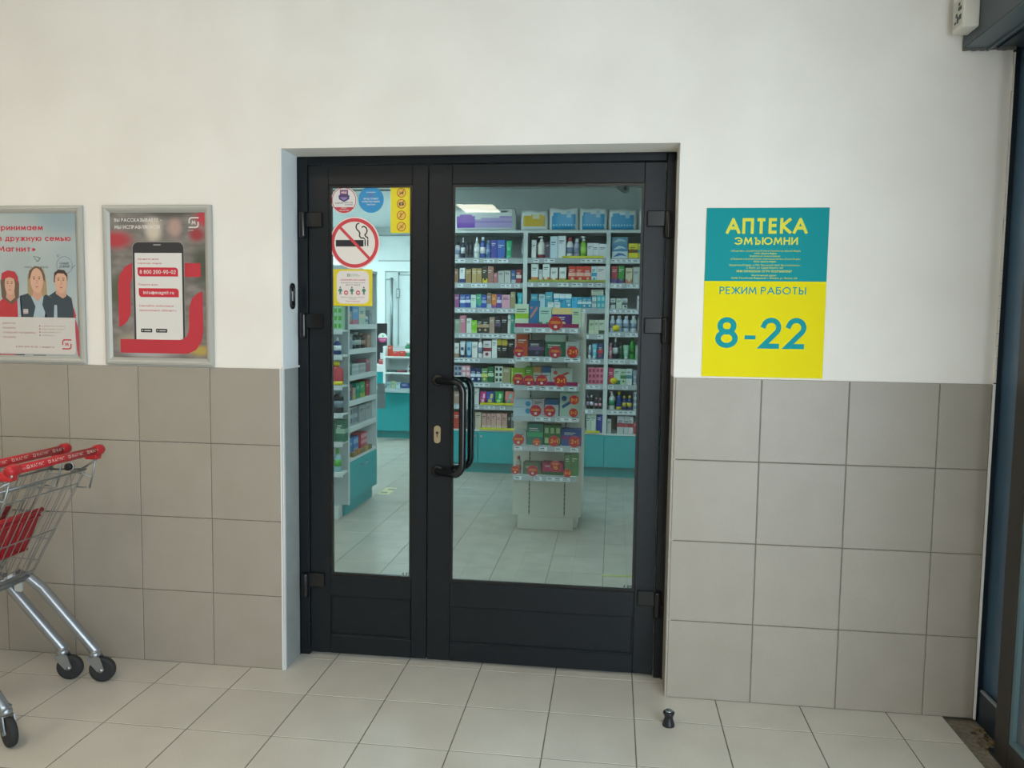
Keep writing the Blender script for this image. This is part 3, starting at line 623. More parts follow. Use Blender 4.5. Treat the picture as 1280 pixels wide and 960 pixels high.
# young worker in red cap and apron
pol([(-60, 715), (-60, 640), (-20, 600), (62, 585), (72, 610), (74, 715)], REDC, 2); pol([(60, 590), (82, 600), (86, 715), (62, 715)], SHT, 3)
pol([(-35, 500), (-30, 600), (30, 640), (70, 600), (74, 520), (60, 470), (-10, 465)], HR1, 4); pol([(0, 560), (45, 560), (48, 600), (20, 622), (-5, 600)], SK, 5); face(20, 525, .0225, .042, SK2)
pol([(-30, 500), (-25, 460), (10, 443), (50, 450), (68, 480), (72, 530), (55, 495), (20, 482), (-10, 492)], REDC, 8)
# woman in dark vest
pol([(78, 715), (80, 590), (135, 570), (225, 570), (262, 600), (262, 715)], SHT, 2); pol([(80, 715), (75, 590), (132, 572), (165, 650), (150, 715)], VST, 3); pol([(218, 572), (262, 600), (265, 715), (232, 715), (205, 640)], VST, 3)
pol([(122, 575), (125, 470), (150, 425), (190, 418), (220, 440), (232, 500), (235, 575), (215, 590), (140, 590)], HR2, 4); pol([(128, 500), (135, 445), (170, 417), (205, 425), (226, 470), (226, 510), (200, 470), (150, 470)], HR1, 5)
pol([(158, 550), (202, 550), (208, 590), (180, 622), (150, 590)], SK, 5); face(178, 500, .028, .049, SK2); q.rrect(QX(93), QZ(692), QX(122), QZ(665), .002, M('b9b0b2'), 4)
# man in dark jacket
pol([(215, 715), (240, 590), (285, 560), (335, 570), (375, 600), (392, 715)], VST, 2); pol([(275, 640), (290, 640), (290, 715), (270, 715)], SHT, 3); pol([(385, 650), (398, 700), (395, 715), (385, 715)], REDC, 3)
pol([(290, 545), (345, 545), (345, 590), (325, 602), (285, 575)], SK, 4); pol([(276, 510), (280, 455), (305, 437), (338, 440), (356, 470), (355, 500)], HR3, 5); face(318, 505, .0265, .047, SK2)
pol([(280, 480), (282, 455), (305, 437), (338, 440), (355, 462), (354, 480), (335, 460), (300, 458)], HR3, 8)
# doodles above the heads
dk = M('5a6468', .6)
pol([(160, 360), (190, 366), (204, 372), (190, 392), (180, 392)], dk, 2); pol([(165, 363), (187, 369), (197, 374), (188, 387), (182, 387)], sky, 3)
q.text('УМЕЮ', QX(128), QZ(430), .008, dk, 3, QX(150)-QX(105)); q.text('ЛЮБЛЮ', QX(222), QZ(430), .008, dk, 3, QX(248)-QX(200))
q.ring(QX(340), QZ(412), .033, .0345, dk, 3); q.text('САМЫЙ', QX(338), QZ(408), .009, dk, 4, .038, bold=.02); q.text('ДОБРЫЙ', QX(340), QZ(426), .009, dk, 4, .044, bold=.02); q.ring(QX(304), QZ(358), .0035, .005, dk, 3, 12)
q.line([(QX(380), QZ(430)), (QX(402), QZ(412))], .002, dk, 3)
# red swoosh, white card
pol([(385, 700), (400, 740), (415, 800), (424, 880), (424, 938), (405, 938), (398, 900), (392, 800)], M('b84a58'), 2)
q.rrect(-2.747+AX, QZ(925), QX(393), QZ(712), .014, M('cfcbc6', .5), 9, (0, 0, 0, 1))
gr = M('a85a60', .6)
for i, s_ in enumerate(('директор', 'продавец', 'старший продавец', 'продавец')): q.text(s_, QX(-30), QZ(752+27*i), .0075, gr, 10, (.046, .046, .115, .046)[i]*1.25, 'l')
for i, (s_, w_) in enumerate((('Удобный график работы', .085), ('Обучение и рост', .082), ('Карьерный рост', .068), ('Стабильность', .045))):
    q.text(s_, QX(200), QZ(765+18*i), .005, M('a07a78'), 10, w_*1.2, 'l'); q.disc(QX(188), QZ(762+18*i), .003, gr, 10, n=10)
q.text('8 800 200 90 02  |  magnit.ru', QX(45), QZ(888), .0065, gr, 10, QX(270)-QX(45), 'l', .02); q.logo(QX(342), QZ(866), .0205, RED2, 10)
q.rect(-2.747+AX, QZ(936), QX(40), QZ(928), RED2, 9); q.rect(QX(40), QZ(936), QX(95), QZ(928), PDK, 9); q.rect(QX(145), QZ(938), QX(220), QZ(930), PDK, 9)
q.build('print', r)
# --- pharmacy sign
SX = lambda u: .0955+(u-108)/567*.4215-.305
SZ_ = lambda v: 1.814-(v-70)/826*.603-1.21
r = thing('pharmacy_sign', 'teal and yellow pharmacy sign with opening hours on the white wall', 'sign', (.305, .0055, 1.21))
box_obj('panel', (-.2095, .212, -.003, 0, .002, .604), M('e8d800', .4), r)
q = Print(-.0031); YL = M('e6d800', .6, 0, .15); TL = M('008f94', .6, 0, .2); TLX = M('00949a', .6, 0, .2); YT = M('dcd848', .6, 0, .2)
q.rect(-.2095, .002, .212, .345, YL, 0); q.rect(-.2095, .345, .212, .604, TL, 0)
q.text('АПТЕКА', 0, SZ_(195), .055, YT, 1, .284, bold=.045); q.text('ЭМЪЮМНИ', 0, SZ_(248), .0265, YT, 1, .218, bold=.03)
q.text('РЕЖИМ РАБОТЫ', -.006, SZ_(488), .0265, TLX, 1, .300, bold=.012); q.text('8', -.1255, SZ_(753), .111, TLX, 1, .080, bold=.022); q.text('22', .0655, SZ_(753), .111, TLX, 1, .170, bold=.022); q.rect(-.0625, SZ_(709), -.024, SZ_(689), TLX, 1)
def SV(v): return SZ_(70+(60+(v)*52/605)*3.84*.0+0) if False else 1.814-((300+v*52/605)-258)/214.5*.603-1.21
for t_, v, a, b_ in (('«Общество с ограниченной ответственностью «Бьюти Фарм»', 150, 125, 1155), ('ООО «Бьюти Фарм»', 188, 470, 805), ('Фирменное наименование:', 226, 405, 860), ('«Общество с ограниченной ответственностью «Бьюти Фарм»', 268, 120, 1155), ('ООО «Бьюти Фарм»', 306, 465, 800), ('Юридический адрес: 617000, Пензенский край, Бессоновский р-н', 358, 108, 1155), ('с. Богат, ул. Садов Марата, зд4', 396, 362, 905), ('ИНН 5914025610 ОГРН 1125916001087', 452, 220, 1035), ('Фактический адрес:', 508, 445, 815), ('426063, Российская Федерация, г. Ижевск, ул. Ленина, 150', 548, 140, 1115)):
    q.text(t_, (((a+b_)/2)-640)/1280*.299, SV(v), .0062 if '5914' not in t_ else .008, YT, 1, (b_-a)/1280*.299, bold=.01)
q.build('print', r)
# --- stickers on the door glass
GY = .1712
def sticker(name, label, cx_, cz_):
    return thing(name, label, 'sticker', (cx_, GY, cz_))
kx = lambda x_: -.22394+(x_+.22394)*1.0036
r = sticker('round_sticker', 'round white sticker with purple shield and red lower edge on narrow door pane', kx(-1.302), 1.8745)
q = Print(0); PW = M('ddd8d4', .4); PR = M('c23c48', .4); PU = M('4a3868', .4)
q.disc(0, 0, .0535, PW, 0); q.ring(0, 0, .0475, .0505, PR, 1); q.poly([(.0475*math.cos(t_), .0475*math.sin(t_)) for t_ in (math.radians(a) for a in range(215, 326, 5))], PR, 2)
q.poly([(-.017, .041), (.017, .041), (.017, .022), (.023, .018), (.021, .004), (0, -.007), (-.021, .004), (-.023, .018), (-.017, .022)], PU, 1); q.rect(-.014, .025, .014, .037, M('a85878'), 2); q.text('МВД', 0, .027, .007, PW, 3, .022, bold=.02); q.poly([(-.015, .012), (.015, .012), (.010, .004), (0, .000), (-.010, .004)], M('8a78a8'), 2)
q.text('В ЦЕНТРЕ', -.019, -.014, .006, INK, 2, .032, bold=.02); q.text('КРУГЛО', .020, -.012, .005, INK, 2, .034, bold=.02); q.text('СУТОЧНО', .020, -.020, .005, INK, 2, .034, bold=.02)
q.text('ОБЪЕКТ', 0, -.033, .005, PW, 3, .024, bold=.02); q.text('ПОД ОХРАНОЙ', 0, -.042, .0045, PW, 3, .04, bold=.02); q.build('print', r)
r = sticker('round_sticker', 'round sky blue sticker with white lettering at top of narrow door pane', kx(-1.191), 1.8765)
q = Print(0); q.disc(0, 0, .052, M('2a8cc0', .4), 0); q.text('внимание', 0, .027, .0045, PW, 1, .038); q.rect(-.012, .012, .012, .022, M('5c78a8', .4), 1)
q.text('ВХОД ТОЛЬКО', 0, .000, .0065, PW, 1, .060, bold=.03); q.text('В СРЕДСТВАХ ЗАЩИТЫ', 0, -.011, .0065, PW, 1, .072, bold=.03); q.text('МАСКАХ', 0, -.022, .0055, PW, 1, .034, bold=.02); q.build('print', r)
r = sticker('no_smoking_sticker', 'large round no smoking sticker with red ring and black cigarette', kx(-1.2585), 1.7055)
q = Print(0); PB = M('24242a', .4); q.disc(0, 0, .1035, M('e8d2cc', .4), 0, n=48); q.disc(0, 0, .0985, M('cc4048', .4), 1, n=48); q.disc(0, 0, .0845, M('e2dbd2', .4), 2, n=48)
q.rect(-.078, -.014, .037, .012, PB, 3); q.rect(.041, -.012, .046, .014, PB, 3); q.rect(.052, -.012, .057, .014, PB, 3)
q.line([(.018, .078), (.009, .074), (.006, .064), (.009, .054), (.018, .046), (.022, .038), (.020, .028), (.026, .020), (.036, .020), (.042, .016)], .005, PB, 3)
q.line([(.030, .062), (.038, .066), (.048, .060), (.052, .048), (.048, .038), (.042, .032), (.046, .026), (.053, .022), (.055, .017)], .005, PB, 3)
c45 = .0705; q.poly([(-.0655, .0590), (-.0560, .0660), (.0655, -.0580), (.0575, -.0660)], M('cc4048', .4), 4); q.build('print', r)
r = sticker('notice_sheet', 'square yellow edged distance notice with three green figures under the no smoking sign', kx(-1.2665), 1.5275)
q = Print(0); YS = M('dcc828', .4); q.rect(-.081, -.073, .081, .074, YS, 0); q.rrect(-.067, -.064, .067, .067, .022, M('dfd6d0', .4), 1)
GN = M('3c7860', .5); q.ring(-.018, .050, .003, .006, GN, 2, 16); q.text('АПТЕКА', .006, .051, .004, GN, 2, .034); q.text('ЗАБОТИТСЯ О ВАС', .010, .045, .004, GN, 2, .042)
q.text('СОБЛЮДАЙТЕ ДИСТАНЦИЮ', 0, .028, .006, M('b83c58'), 2, .105, bold=.03); q.text('Безопасное расстояние 1,5 метра', 0, .018, .0045, INK, 2, .10); q.text('друг от друга', 0, .009, .006, INK, 2, .06, bold=.02)
for x_ in (-.052, -.004, .046):
    q.disc(x_, .001, .0035, GN, 2, n=12); q.poly([(x_-.005, -.004), (x_+.005, -.004), (x_+.009, -.014), (x_+.006, -.016), (x_+.004, -.011), (x_+.004, -.028), (x_+.001, -.028), (x_, -.017), (x_-.001, -.028), (x_-.004, -.028), (x_-.004, -.011), (x_-.006, -.016), (x_-.009, -.014)], GN, 2)
for x_ in (-.028, .022): q.disc(x_, -.020, .009, M('c04850'), 2, n=20); q.poly([(x_-.006, -.020), (x_+.001, -.015), (x_+.001, -.018), (x_+.006, -.018), (x_+.006, -.022), (x_+.001, -.022), (x_+.001, -.025)], PW, 3)
q.text('Берегите себя и своих близких', 0, -.040, .0045, M('7a5058'), 2, .10); q.text('и близких', 0, -.047, .0045, INK, 2, .03); q.text('Будьте здоровы!', 0, -.057, .006, M('b85868'), 2, .058)
q.poly([(.030, -.073), (.081, -.073), (.081, -.052), (.072, -.050), (.060, -.058)], YS, 3); q.build('print', r)
r = sticker('warning_strip', 'tall yellow strip sticker with four prohibition circles beside door edge', kx(-1.0665), 1.8375)
q = Print(0); q.rrect(-.0445, -.0925, .0405, .0925, .003, M('e2d024', .4), 0); OR = M('a85018', .4)
for k, zc in enumerate((.065, .0215, -.0235, -.0675)):
    q.ring(-.001, zc, .0160, .0186, OR, 1, 28); q.disc(-.001, zc, .016, M('e0b850', .4), 1, n=24)
    if k == 0: q.poly([(-.012, zc+.008), (-.004, zc), (.004, zc+.002), (.010, zc+.008), (.006, zc-.001), (.007, zc-.008), (.002, zc-.004), (-.005, zc-.005), (-.010, zc-.009), (-.007, zc-.001)], M('4a4820'), 2)
    if k == 1: q.rrect(-.011, zc-.006, .009, zc+.006, .002, M('3c4434'), 2); q.disc(-.001, zc, .004, M('b8b890'), 3, n=12)
    if k == 2: q.disc(-.003, zc+.006, .005, M('b88838'), 2, n=12); q.poly([(-.006, zc+.002), (0, zc+.002), (-.002, zc-.011), (-.004, zc-.011)], M('b88838'), 2)
    if k == 3: q.poly([(-.008, zc+.004), (0, zc+.005), (.008, zc-.002), (.004, zc-.008), (-.004, zc-.004)], M('a89838'), 2)
    q.line([(-.0135, zc-.0135), (.0115, zc+.0135)], .0026, OR, 4)
q.build('print', r)
# ------------------------------------------------------------------ PHARMACY SHELL
pf = structure('floor')
box_obj('screed', (-5.0, .60, .30, 7.8, -.06, -.0013), GROUT2, pf)
ff = tile_mesh(.3065-.003, .3065-.003, .008, FTILE2, 'tile', 'z'); far = MB()
for i in range(-14, 5):
    for j in range(-4, 21):
        x0 = -.866+.3065*i; y0 = 1.440+.3065*j; x1, y1 = x0+.3065, y0+.3065
        xc0, xc1, yc0, yc1 = max(x0, -5), min(x1, .6), max(y0, .30), min(y1, 7.8)
        if xc1-xc0 < .01 or yc1-yc0 < .01: continue
        vis = (x0 > -2.4-.0 and y0 < 4.4) and x0 > -.25-.62*(y1+2.9) + .55
        if vis or (y0 >= 4.4 and -3.4 < x0 < -1.8 and y0 < 6.2):
            if xc0 == x0 and xc1 == x1 and yc0 == y0 and yc1 == y1: inst('tile', ff, pf, (x0+.0015, y0+.0015, 0))
            else: inst('tile', tile_mesh(xc1-xc0-.003, yc1-yc0-.003, .008, FTILE2, 'tile', 'z'), pf, (xc0+.0015, yc0+.0015, 0))
        else: far.box(xc0+.0015, xc1-.0015, yc0+.0015, yc1-.0015, -.008, 0, FTILE2)
far.build('tiles_out_of_view', pf, 'stuff')
PW1 = noisy('pharmacy_wall', 'cfdada', 'd6e0e0', 3, .7)
CH = 2.65
box_obj('wall_pharmacy_left', (-5.1, -5.0, .3, 7.8, 0, CH), PW1, None, kind='structure')
box_obj('wall_pharmacy_right', (.60, .70, .3, 4.8, 0, CH), PW1, None, kind='structure')
box_obj('wall_pharmacy_back', (-1.86, .60, 4.62, 4.78, 0, CH), PW1, None, kind='structure')
box_obj('wall_pharmacy_side', (-1.96, -1.86, 4.62, 7.7, 0, CH), PW1, None, kind='structure')
box_obj('wall_pharmacy_far', (-5.0, -1.86, 7.7, 7.85, 0, CH), noisy('far_wall', 'dfe8e8', 'e6eeee', 3, .7), None, kind='structure')
box_obj('ceiling', (-5.1, .7, .3, 7.85, CH, CH+.1), noisy('pharmacy_ceiling', 'bfc9c9', 'c6d0d0', 30, .85), None, kind='structure')
box_obj('trim_1', (-5.0, -1.9, 4.60, 4.63, CH-.012, CH), M('6d797b', .6), None, kind='structure')
b = MB(); b.prism([(0, 0), (.07, 0), (.07, .012), (.012, .09), (0, .09)], 0, 1, WHITE)
box_obj('trim_2', (-5.0, -1.96, 7.60, 7.70, CH-.11, CH), M('b4c0c0', .6), None, kind='structure')
box_obj('trim_3', (-5.0, -1.96, 7.595, 7.60, CH-.114, CH-.104), M('7c888a', .6), None, kind='structure')
LPF = emis('added_far_lamp_glow', 'f2fbff', LAMP_PHARM*2.8)  # unseen lamps added out of sight and boosted to brighten the far wall
for x, y in ((-.6, 1.3), (-.6, 2.5), (-2.6, 1.3), (-1.9, 3.3), (-3.2, 3.2), (-4.5, 5.0), (-4.5, 6.7), (-2.2, 5.9)):
    ceiling_lamp(x, y, CH-.001, .595 if x != -2.2 else .28, .595 if x != -2.2 else 1.2, LP if y < 4.9 else LPF, {(-.6, 1.3): 'square panel lamp on the pharmacy ceiling just inside the wide door leaf', (-.6, 2.5): 'square panel lamp on the pharmacy ceiling above the freestanding display', (-2.6, 1.3): 'square panel lamp on the pharmacy ceiling just inside the narrow door leaf', (-1.9, 3.3): 'square panel lamp on the pharmacy ceiling in front of the left shelving bay', (-3.2, 3.2): 'square panel lamp on the pharmacy ceiling above the left gondola', (-4.5, 5.0): 'unseen square panel lamp added on the far ceiling at left, nearer than the counter', (-4.5, 6.7): 'unseen square panel lamp added on the far ceiling at left, behind the counter', (-2.2, 5.9): 'unseen long narrow panel lamp added on the far ceiling above the counter'}[(x, y)], 'pharmacy ceiling lamps')
# ceiling camera over the shelves
r = thing('security_camera', 'small grey ceiling camera above the blue packs of the back shelf', 'camera', (-.17, 4.12, CH))
b = MB(); b.box(-.012, .012, -.02, .02, -.05, 0, M('5d6668', .4)); b.build('bracket', r)
b = MB(); b.prism([(-.085, -.035), (.05, -.035), (.05, -.11), (.02, -.125), (-.01, -.115), (-.085, -.06)], -.035, .035, M('5d6668', .4)); b.build('housing', r)
b = MB(); b.lathe([(.018, 0), (.018, .01)], M('202426', .2), 12, (.02, -.044, -.09), axis='y'); b.build('lens', r)
# white double door in the far wall
d3 = structure('door_3'); DW = M('d2dddd', .45); DWF = M('e4ecec', .45)
box_obj('casing_side', (-3.42, -3.33, 7.655, 7.70, 0, 2.20), DWF, d3); box_obj('casing_side', (-2.10, -2.01, 7.655, 7.70, 0, 2.20), DWF, d3)
box_obj('casing_head', (-3.33, -2.10, 7.655, 7.70, 2.06, 2.20), DWF, d3); box_obj('casing_head_bead', (-3.42, -2.01, 7.65, 7.665, 2.195, 2.21), M('a4b0b2', .5), d3)  # thin grey bead along the top of the casing
box_obj('door_panel', (-3.33, -3.145, 7.672, 7.70, 0, 2.05), DW, d3); box_obj('door_panel', (-3.137, -2.10, 7.665, 7.70, 0, 2.02), DW, d3)
box_obj('top_seal', (-3.14, -2.10, 7.66, 7.672, 2.005, 2.02), M('8d9a9c', .5), d3); box_obj('edge_seal', (-3.145, -3.137, 7.66, 7.70, 0, 2.05), M('76848a', .5), d3)
b = MB(); b.tube([(-3.22, 7.61, 1.03), (-3.22, 7.61, 1.975)], .018, M('8a989c', .3, .6), 10)
for z in (1.05, 1.95): b.tube([(-3.22, 7.61, z), (-3.22, 7.66, z)], .012, M('8a989c', .3, .6), 8); b.tube([(-3.30, 7.61, z), (-3.22, 7.61, z)], .010, M('8a989c', .3, .6), 8)
b.build('bar_handle', d3)
b = MB(); b.box(-3.165, -3.125, 7.645, 7.662, 1.70, 1.83, M('6f7c80', .4)); b.box(-3.158, -3.132, 7.643, 7.647, 1.715, 1.815, DW); b.build('lock', d3)

# ------------------------------------------------------------------ PRODUCTS
SHELF_Z = {'L': [1.972, 1.748, 1.522, 1.292, 1.066, 0.842, 0.636, 0.405], 'M': [1.975, 1.762, 1.53, 1.3, 1.075, 0.847, 0.623, 0.406], 'R': [1.974, 1.755, 1.528, 1.322, 1.078, 0.848, 0.62, 0.403]}
GOND_Z = [1.365, 1.178, 0.992, 0.792, 0.598, 0.402]
PRODUCTS = {
'L1': [
  (-1.685, -1.633, 0.15, 'bottle', 'grey bottle with dark cap', 'b8bcc2 303440'),
  (-1.629, -1.588, 0.187, 'spray', 'navy spray bottle with white top', '2c3550 d8dce0'),
  (-1.581, -1.551, 0.15, 'bottle', 'slim dark grey bottle', '4a4e58 3a3e48'),
  (-1.549, -1.518, 0.151, 'bottle', 'dark slate bottle', '464c56 353a44'),
  (-1.507, -1.455, 0.194, 'spray', 'white bottle with thin spout', 'd4dcdc e8ecec'),
  (-1.45, -1.401, 0.194, 'bottle', 'white and blue bottle', '3a5aa0 e0e4e8'),
  (-1.396, -1.352, 0.165, 'bottle', 'steel blue bottle', '5a78a8 8098c0'),
  (-1.348, -1.293, 0.165, 'box', 'violet blue carton', '4448a0'),
  (-1.289, -1.22, 0.165, 'box', 'bright blue carton', '3c64b4'),
  (-1.216, -1.154, 0.161, 'tube', 'green tube', '2ea878 60c8a0'),
  (-1.07, -1.03, 0.179, 'bottle', 'patterned grey bottle', '8c98a0 b0b8bc'),
],
'L2': [
  (-1.683, -1.646, 0.128, 'box', 'brown carton', '8a6a50'),
  (-1.634, -1.586, 0.136, 'box2', 'white carton with navy foot', 'dce0e4 283c74'),
  (-1.579, -1.53, 0.125, 'box', 'golden brown carton', '9a8054'),
  (-1.519, -1.478, 0.133, 'box', 'sand coloured carton', 'b8a070'),
  (-1.475, -1.43, 0.133, 'box', 'tan carton', 'ac9260'),
  (-1.423, -1.379, 0.151, 'box2', 'dark carton with yellow foot', '3c3830 d8c030'),
  (-1.375, -1.323, 0.152, 'box', 'copper coloured carton', 'a07468'),
  (-1.32, -1.283, 0.094, 'box', 'short dusty pink carton', 'b07078'),
  (-1.279, -1.224, 0.112, 'box', 'light grey carton', 'b0b4b0'),
  (-1.22, -1.165, 0.113, 'box', 'pale grey carton', 'bcbeb8'),
  (-1.158, -1.118, 0.12, 'box2', 'blue carton with grey foot', '3c5c90 b0b8c0'),
  (-1.114, -1.067, 0.124, 'box3', 'dark red carton with pale belt', '8c3038 d8c8c8'),
  (-1.059, -1.019, 0.124, 'box', 'pale teal carton', 'a8c8c8'),
],
'L3': [
  (-1.681, -1.636, 0.122, 'box', 'mauve carton', '884c80'),
  (-1.629, -1.58, 0.118, 'box3', 'blue carton with white belt', '3c68b0 d8e0e8'),
  (-1.577, -1.532, 0.123, 'box3', 'dark blue carton with white belt', '28469c c8d4e4'),
  (-1.528, -1.48, 0.119, 'box', 'mint white carton', 'c0dcd0'),
  (-1.476, -1.432, 0.127, 'box2', 'green topped carton with blue foot', '48a080 3c70b8'),
  (-1.428, -1.384, 0.117, 'box3', 'royal blue carton with grey belt', '2c50a8 9cb0cc'),
  (-1.38, -1.339, 0.139, 'box2', 'brown topped carton with pale foot', '8c7468 b0c0d0'),
  (-1.335, -1.291, 0.125, 'box2', 'orange topped carton with purple foot', 'd07838 8c4890'),
  (-1.288, -1.247, 0.125, 'box3', 'purple carton with pale belt', '604898 c8c8dc'),
  (-1.243, -1.166, 0.122, 'box', 'wide pink and white carton', 'd49cb0'),
  (-1.162, -1.118, 0.148, 'box', 'khaki carton', '98906c'),
  (-1.104, -1.052, 0.141, 'tube', 'turquoise tube', '28a8b8 58c8d0'),
  (-1.045, -1.02, 0.17, 'box', 'grey mauve carton', '8c7c88'),
],
'L4': [
  (-1.672, -1.627, 0.125, 'box', 'sage green carton', '8ca08c'),
  (-1.627, -1.574, 0.159, 'box', 'pink carton', 'c07c8c'),
  (-1.567, -1.522, 0.134, 'box', 'white carton', 'd4d8d4'),
  (-1.521, -1.47, 0.116, 'box2', 'lime carton with pale foot', '7cc020 a8cc70'),
  (-1.468, -1.418, 0.135, 'box3', 'black carton with tan ring', '202424 b09470'),
  (-1.417, -1.359, 0.136, 'box3', 'black carton with beige ring', '26282a b89c7c'),
  (-1.355, -1.307, 0.147, 'box', 'tan and teal carton', 'a89080'),
  (-1.303, -1.248, 0.166, 'box3', 'tall black carton with violet belt', '181820 5c4c70'),
  (-1.245, -1.189, 0.167, 'box', 'tall black carton', '1c1c22'),
  (-1.185, -1.159, 0.175, 'box', 'narrow white carton', 'ccd0cc'),
  (-1.156, -1.126, 0.175, 'box', 'narrow teal carton', '2c8878'),
],
'L5': [
  (-1.677, -1.636, 0.131, 'box2', 'white carton with brown foot', 'd0d0cc 98806c'),
  (-1.629, -1.58, 0.15, 'tube', 'white and navy tube', 'd8dce4 2c3868'),
  (-1.572, -1.516, 0.151, 'tube', 'light blue tube', '98c4dc 3878b0'),
  (-1.513, -1.464, 0.145, 'box', 'plain white carton', 'dcdcd8'),
  (-1.46, -1.416, 0.182, 'bottle', 'white bottle with long neck', 'dcdee0 c8ccd0'),
  (-1.408, -1.334, 0.157, 'box3', 'white carton with dark red belt', 'd8d4d4 842838'),
  (-1.329, -1.282, 0.173, 'box', 'tall white carton', 'd8dcdc'),
  (-1.28, -1.241, 0.174, 'box3t', 'black carton with gold top', '1c2018 b09c38'),
  (-1.237, -1.184, 0.171, 'box3t', 'black carton with wide gold top', '181c18 b4a040'),
  (-1.178, -1.123, 0.161, 'box', 'black carton', '14181a'),
],
'L6': [
  (-1.679, -1.608, 0.148, 'boxp', 'blue grey patterned carton', '9098a8 3c4868'),
  (-1.606, -1.529, 0.15, 'boxp', 'pink patterned carton', 'c88c9c e0d0d4'),
  (-1.525, -1.477, 0.125, 'box3', 'navy carton with white logo', '1c3068 d0dce8'),
  (-1.473, -1.424, 0.127, 'box3', 'dark navy carton with white logo', '182c60 d0dce8'),
  (-1.421, -1.365, 0.128, 'box3', 'green carton with yellow figure', '5c8858 d0d070'),
  (-1.361, -1.309, 0.144, 'box3', 'dark green carton with pale belt', '1c6038 b0d0b0'),
  (-1.298, -1.227, 0.149, 'boxp', 'white carton with black squares', 'c8d4c8 20302c'),
  (-1.224, -1.153, 0.139, 'box', 'tan green carton', '98906c'),
  (-1.146, -1.113, 0.137, 'box', 'yellow green carton', '88b828'),
],
'L7': [
  (-1.678, -1.621, 0.113, 'box', 'brown and white carton', 'a08474'),
  (-1.568, -1.516, 0.135, 'box', 'white carton', 'ccd0d0'),
  (-1.508, -1.445, 0.151, 'box', 'tall white carton', 'd0d4d4'),
  (-1.433, -1.377, 0.119, 'pouch', 'magenta pouch', 'b02478 e0c0d0'),
  (-1.374, -1.299, 0.121, 'pouch', 'blue and yellow pouch', '30489c c8c060'),
  (-1.295, -1.217, 0.123, 'pouch', 'green pouch', '2c8c48 a8d8a0'),
  (-1.202, -1.121, 0.125, 'pouch', 'salmon and teal pouch', 'd07870 60b0a8'),
],
'L8': [
  (-1.68, -1.619, 0.155, 'box', 'large red carton', 'b03028'),
  (-1.551, -1.499, 0.158, 'box', 'rose carton', 'c08c88'),
  (-1.476, -1.423, 0.156, 'box', 'beige carton', 'c0b4a0'),
  (-1.416, -1.375, 0.147, 'box2', 'pink beige carton', 'c09890 d4bcb0'),
  (-1.371, -1.33, 0.148, 'box2', 'rose beige carton', 'bc948c d4bcb0'),
  (-1.326, -1.281, 0.149, 'box2', 'powder pink carton', 'c49c94 d4bcb0'),
  (-1.278, -1.233, 0.151, 'box2', 'pale pink carton', 'c8a098 d8c0b4'),
  (-1.229, -1.181, 0.152, 'box2', 'wide pink beige carton', 'c49890 d4bcb0'),
  (-1.173, -1.147, 0.161, 'box', 'narrow black carton', '202428'),
  (-1.144, -1.11, 0.162, 'box', 'black and white carton', '5c6468'),
],
'M1': [
  (-0.976, -0.936, 0.162, 'box', 'slim white carton', 'dce0e0'),
  (-0.925, -0.856, 0.201, 'pump', 'white pump bottle with dark red foot', 'dcdcd4 802838'),
  (-0.852, -0.813, 0.144, 'box', 'small grey carton with pink slash', '50485c'),
  (-0.809, -0.742, 0.194, 'box', 'tall white blue carton', 'c4d8e4'),
  (-0.739, -0.669, 0.198, 'box', 'tall white carton', 'd4dce4'),
  (-0.665, -0.603, 0.187, 'bottle', 'white bottle with red cap', 'dce0e4 b03848'),
  (-0.597, -0.543, 0.176, 'bottle', 'lavender bottle', 'a8a8c8 d8dce4'),
  (-0.54, -0.483, 0.201, 'pump', 'green pump bottle', '78b838 a8d868'),
  (-0.476, -0.426, 0.134, 'box', 'white carton', 'd8dce4'),
  (-0.424, -0.376, 0.134, 'box', 'white carton', 'dce0e6'),
  (-0.374, -0.308, 0.127, 'box', 'wide white carton', 'd8dce2'),
],
'M2': [
  (-0.976, -0.914, 0.161, 'box2', 'white carton with orange foot', 'd8e0e0 c87840'),
  (-0.907, -0.878, 0.111, 'box', 'thin white stick pack', 'c8ccd0'),
  (-0.872, -0.809, 0.161, 'box2', 'large white carton with orange foot', 'd8e0e0 c87840'),
  (-0.8, -0.737, 0.129, 'box2', 'white carton with amber foot', 'dce0dc c87840'),
  (-0.722, -0.661, 0.13, 'box2', 'white carton with yellow foot', 'dce0dc b8a060'),
  (-0.64, -0.575, 0.141, 'box3', 'red carton with pale belt', 'd03824 e8b0a0'),
  (-0.571, -0.503, 0.141, 'box3', 'wide red carton with pale belt', 'd43c28 e8b0a0'),
  (-0.5, -0.439, 0.142, 'box3', 'orange red carton with pale belt', 'cc3824 e8b0a0'),
  (-0.435, -0.389, 0.142, 'box3', 'pale carton with blue drop', 'c8dce0 3898c0'),
  (-0.385, -0.304, 0.142, 'box', 'white carton with red text', 'd8d4d4'),
],
'M3': [
  (-0.976, -0.914, 0.124, 'box2', 'teal topped carton', '3898b0 a0c0c8'),
  (-0.902, -0.849, 0.121, 'box', 'white and blue carton', 'a8c8d4'),
  (-0.846, -0.78, 0.143, 'box', 'teal carton', '3c98ac'),
  (-0.769, -0.716, 0.129, 'box3t', 'bright blue carton with white top', '28a0c8 d0e0e8'),
  (-0.713, -0.665, 0.126, 'box3t', 'sky blue carton with white top', '2ca4cc d0e0e8'),
  (-0.662, -0.61, 0.126, 'box3t', 'cyan blue carton with white top', '28a0c4 d0e0e8'),
  (-0.607, -0.557, 0.098, 'box', 'short azure carton', '38b0dc'),
  (-0.554, -0.513, 0.099, 'box3', 'small blue carton with white belt', '2c98b8 c8dce0'),
  (-0.509, -0.473, 0.099, 'box3', 'small teal carton with white belt', '3098b4 c8dce0'),
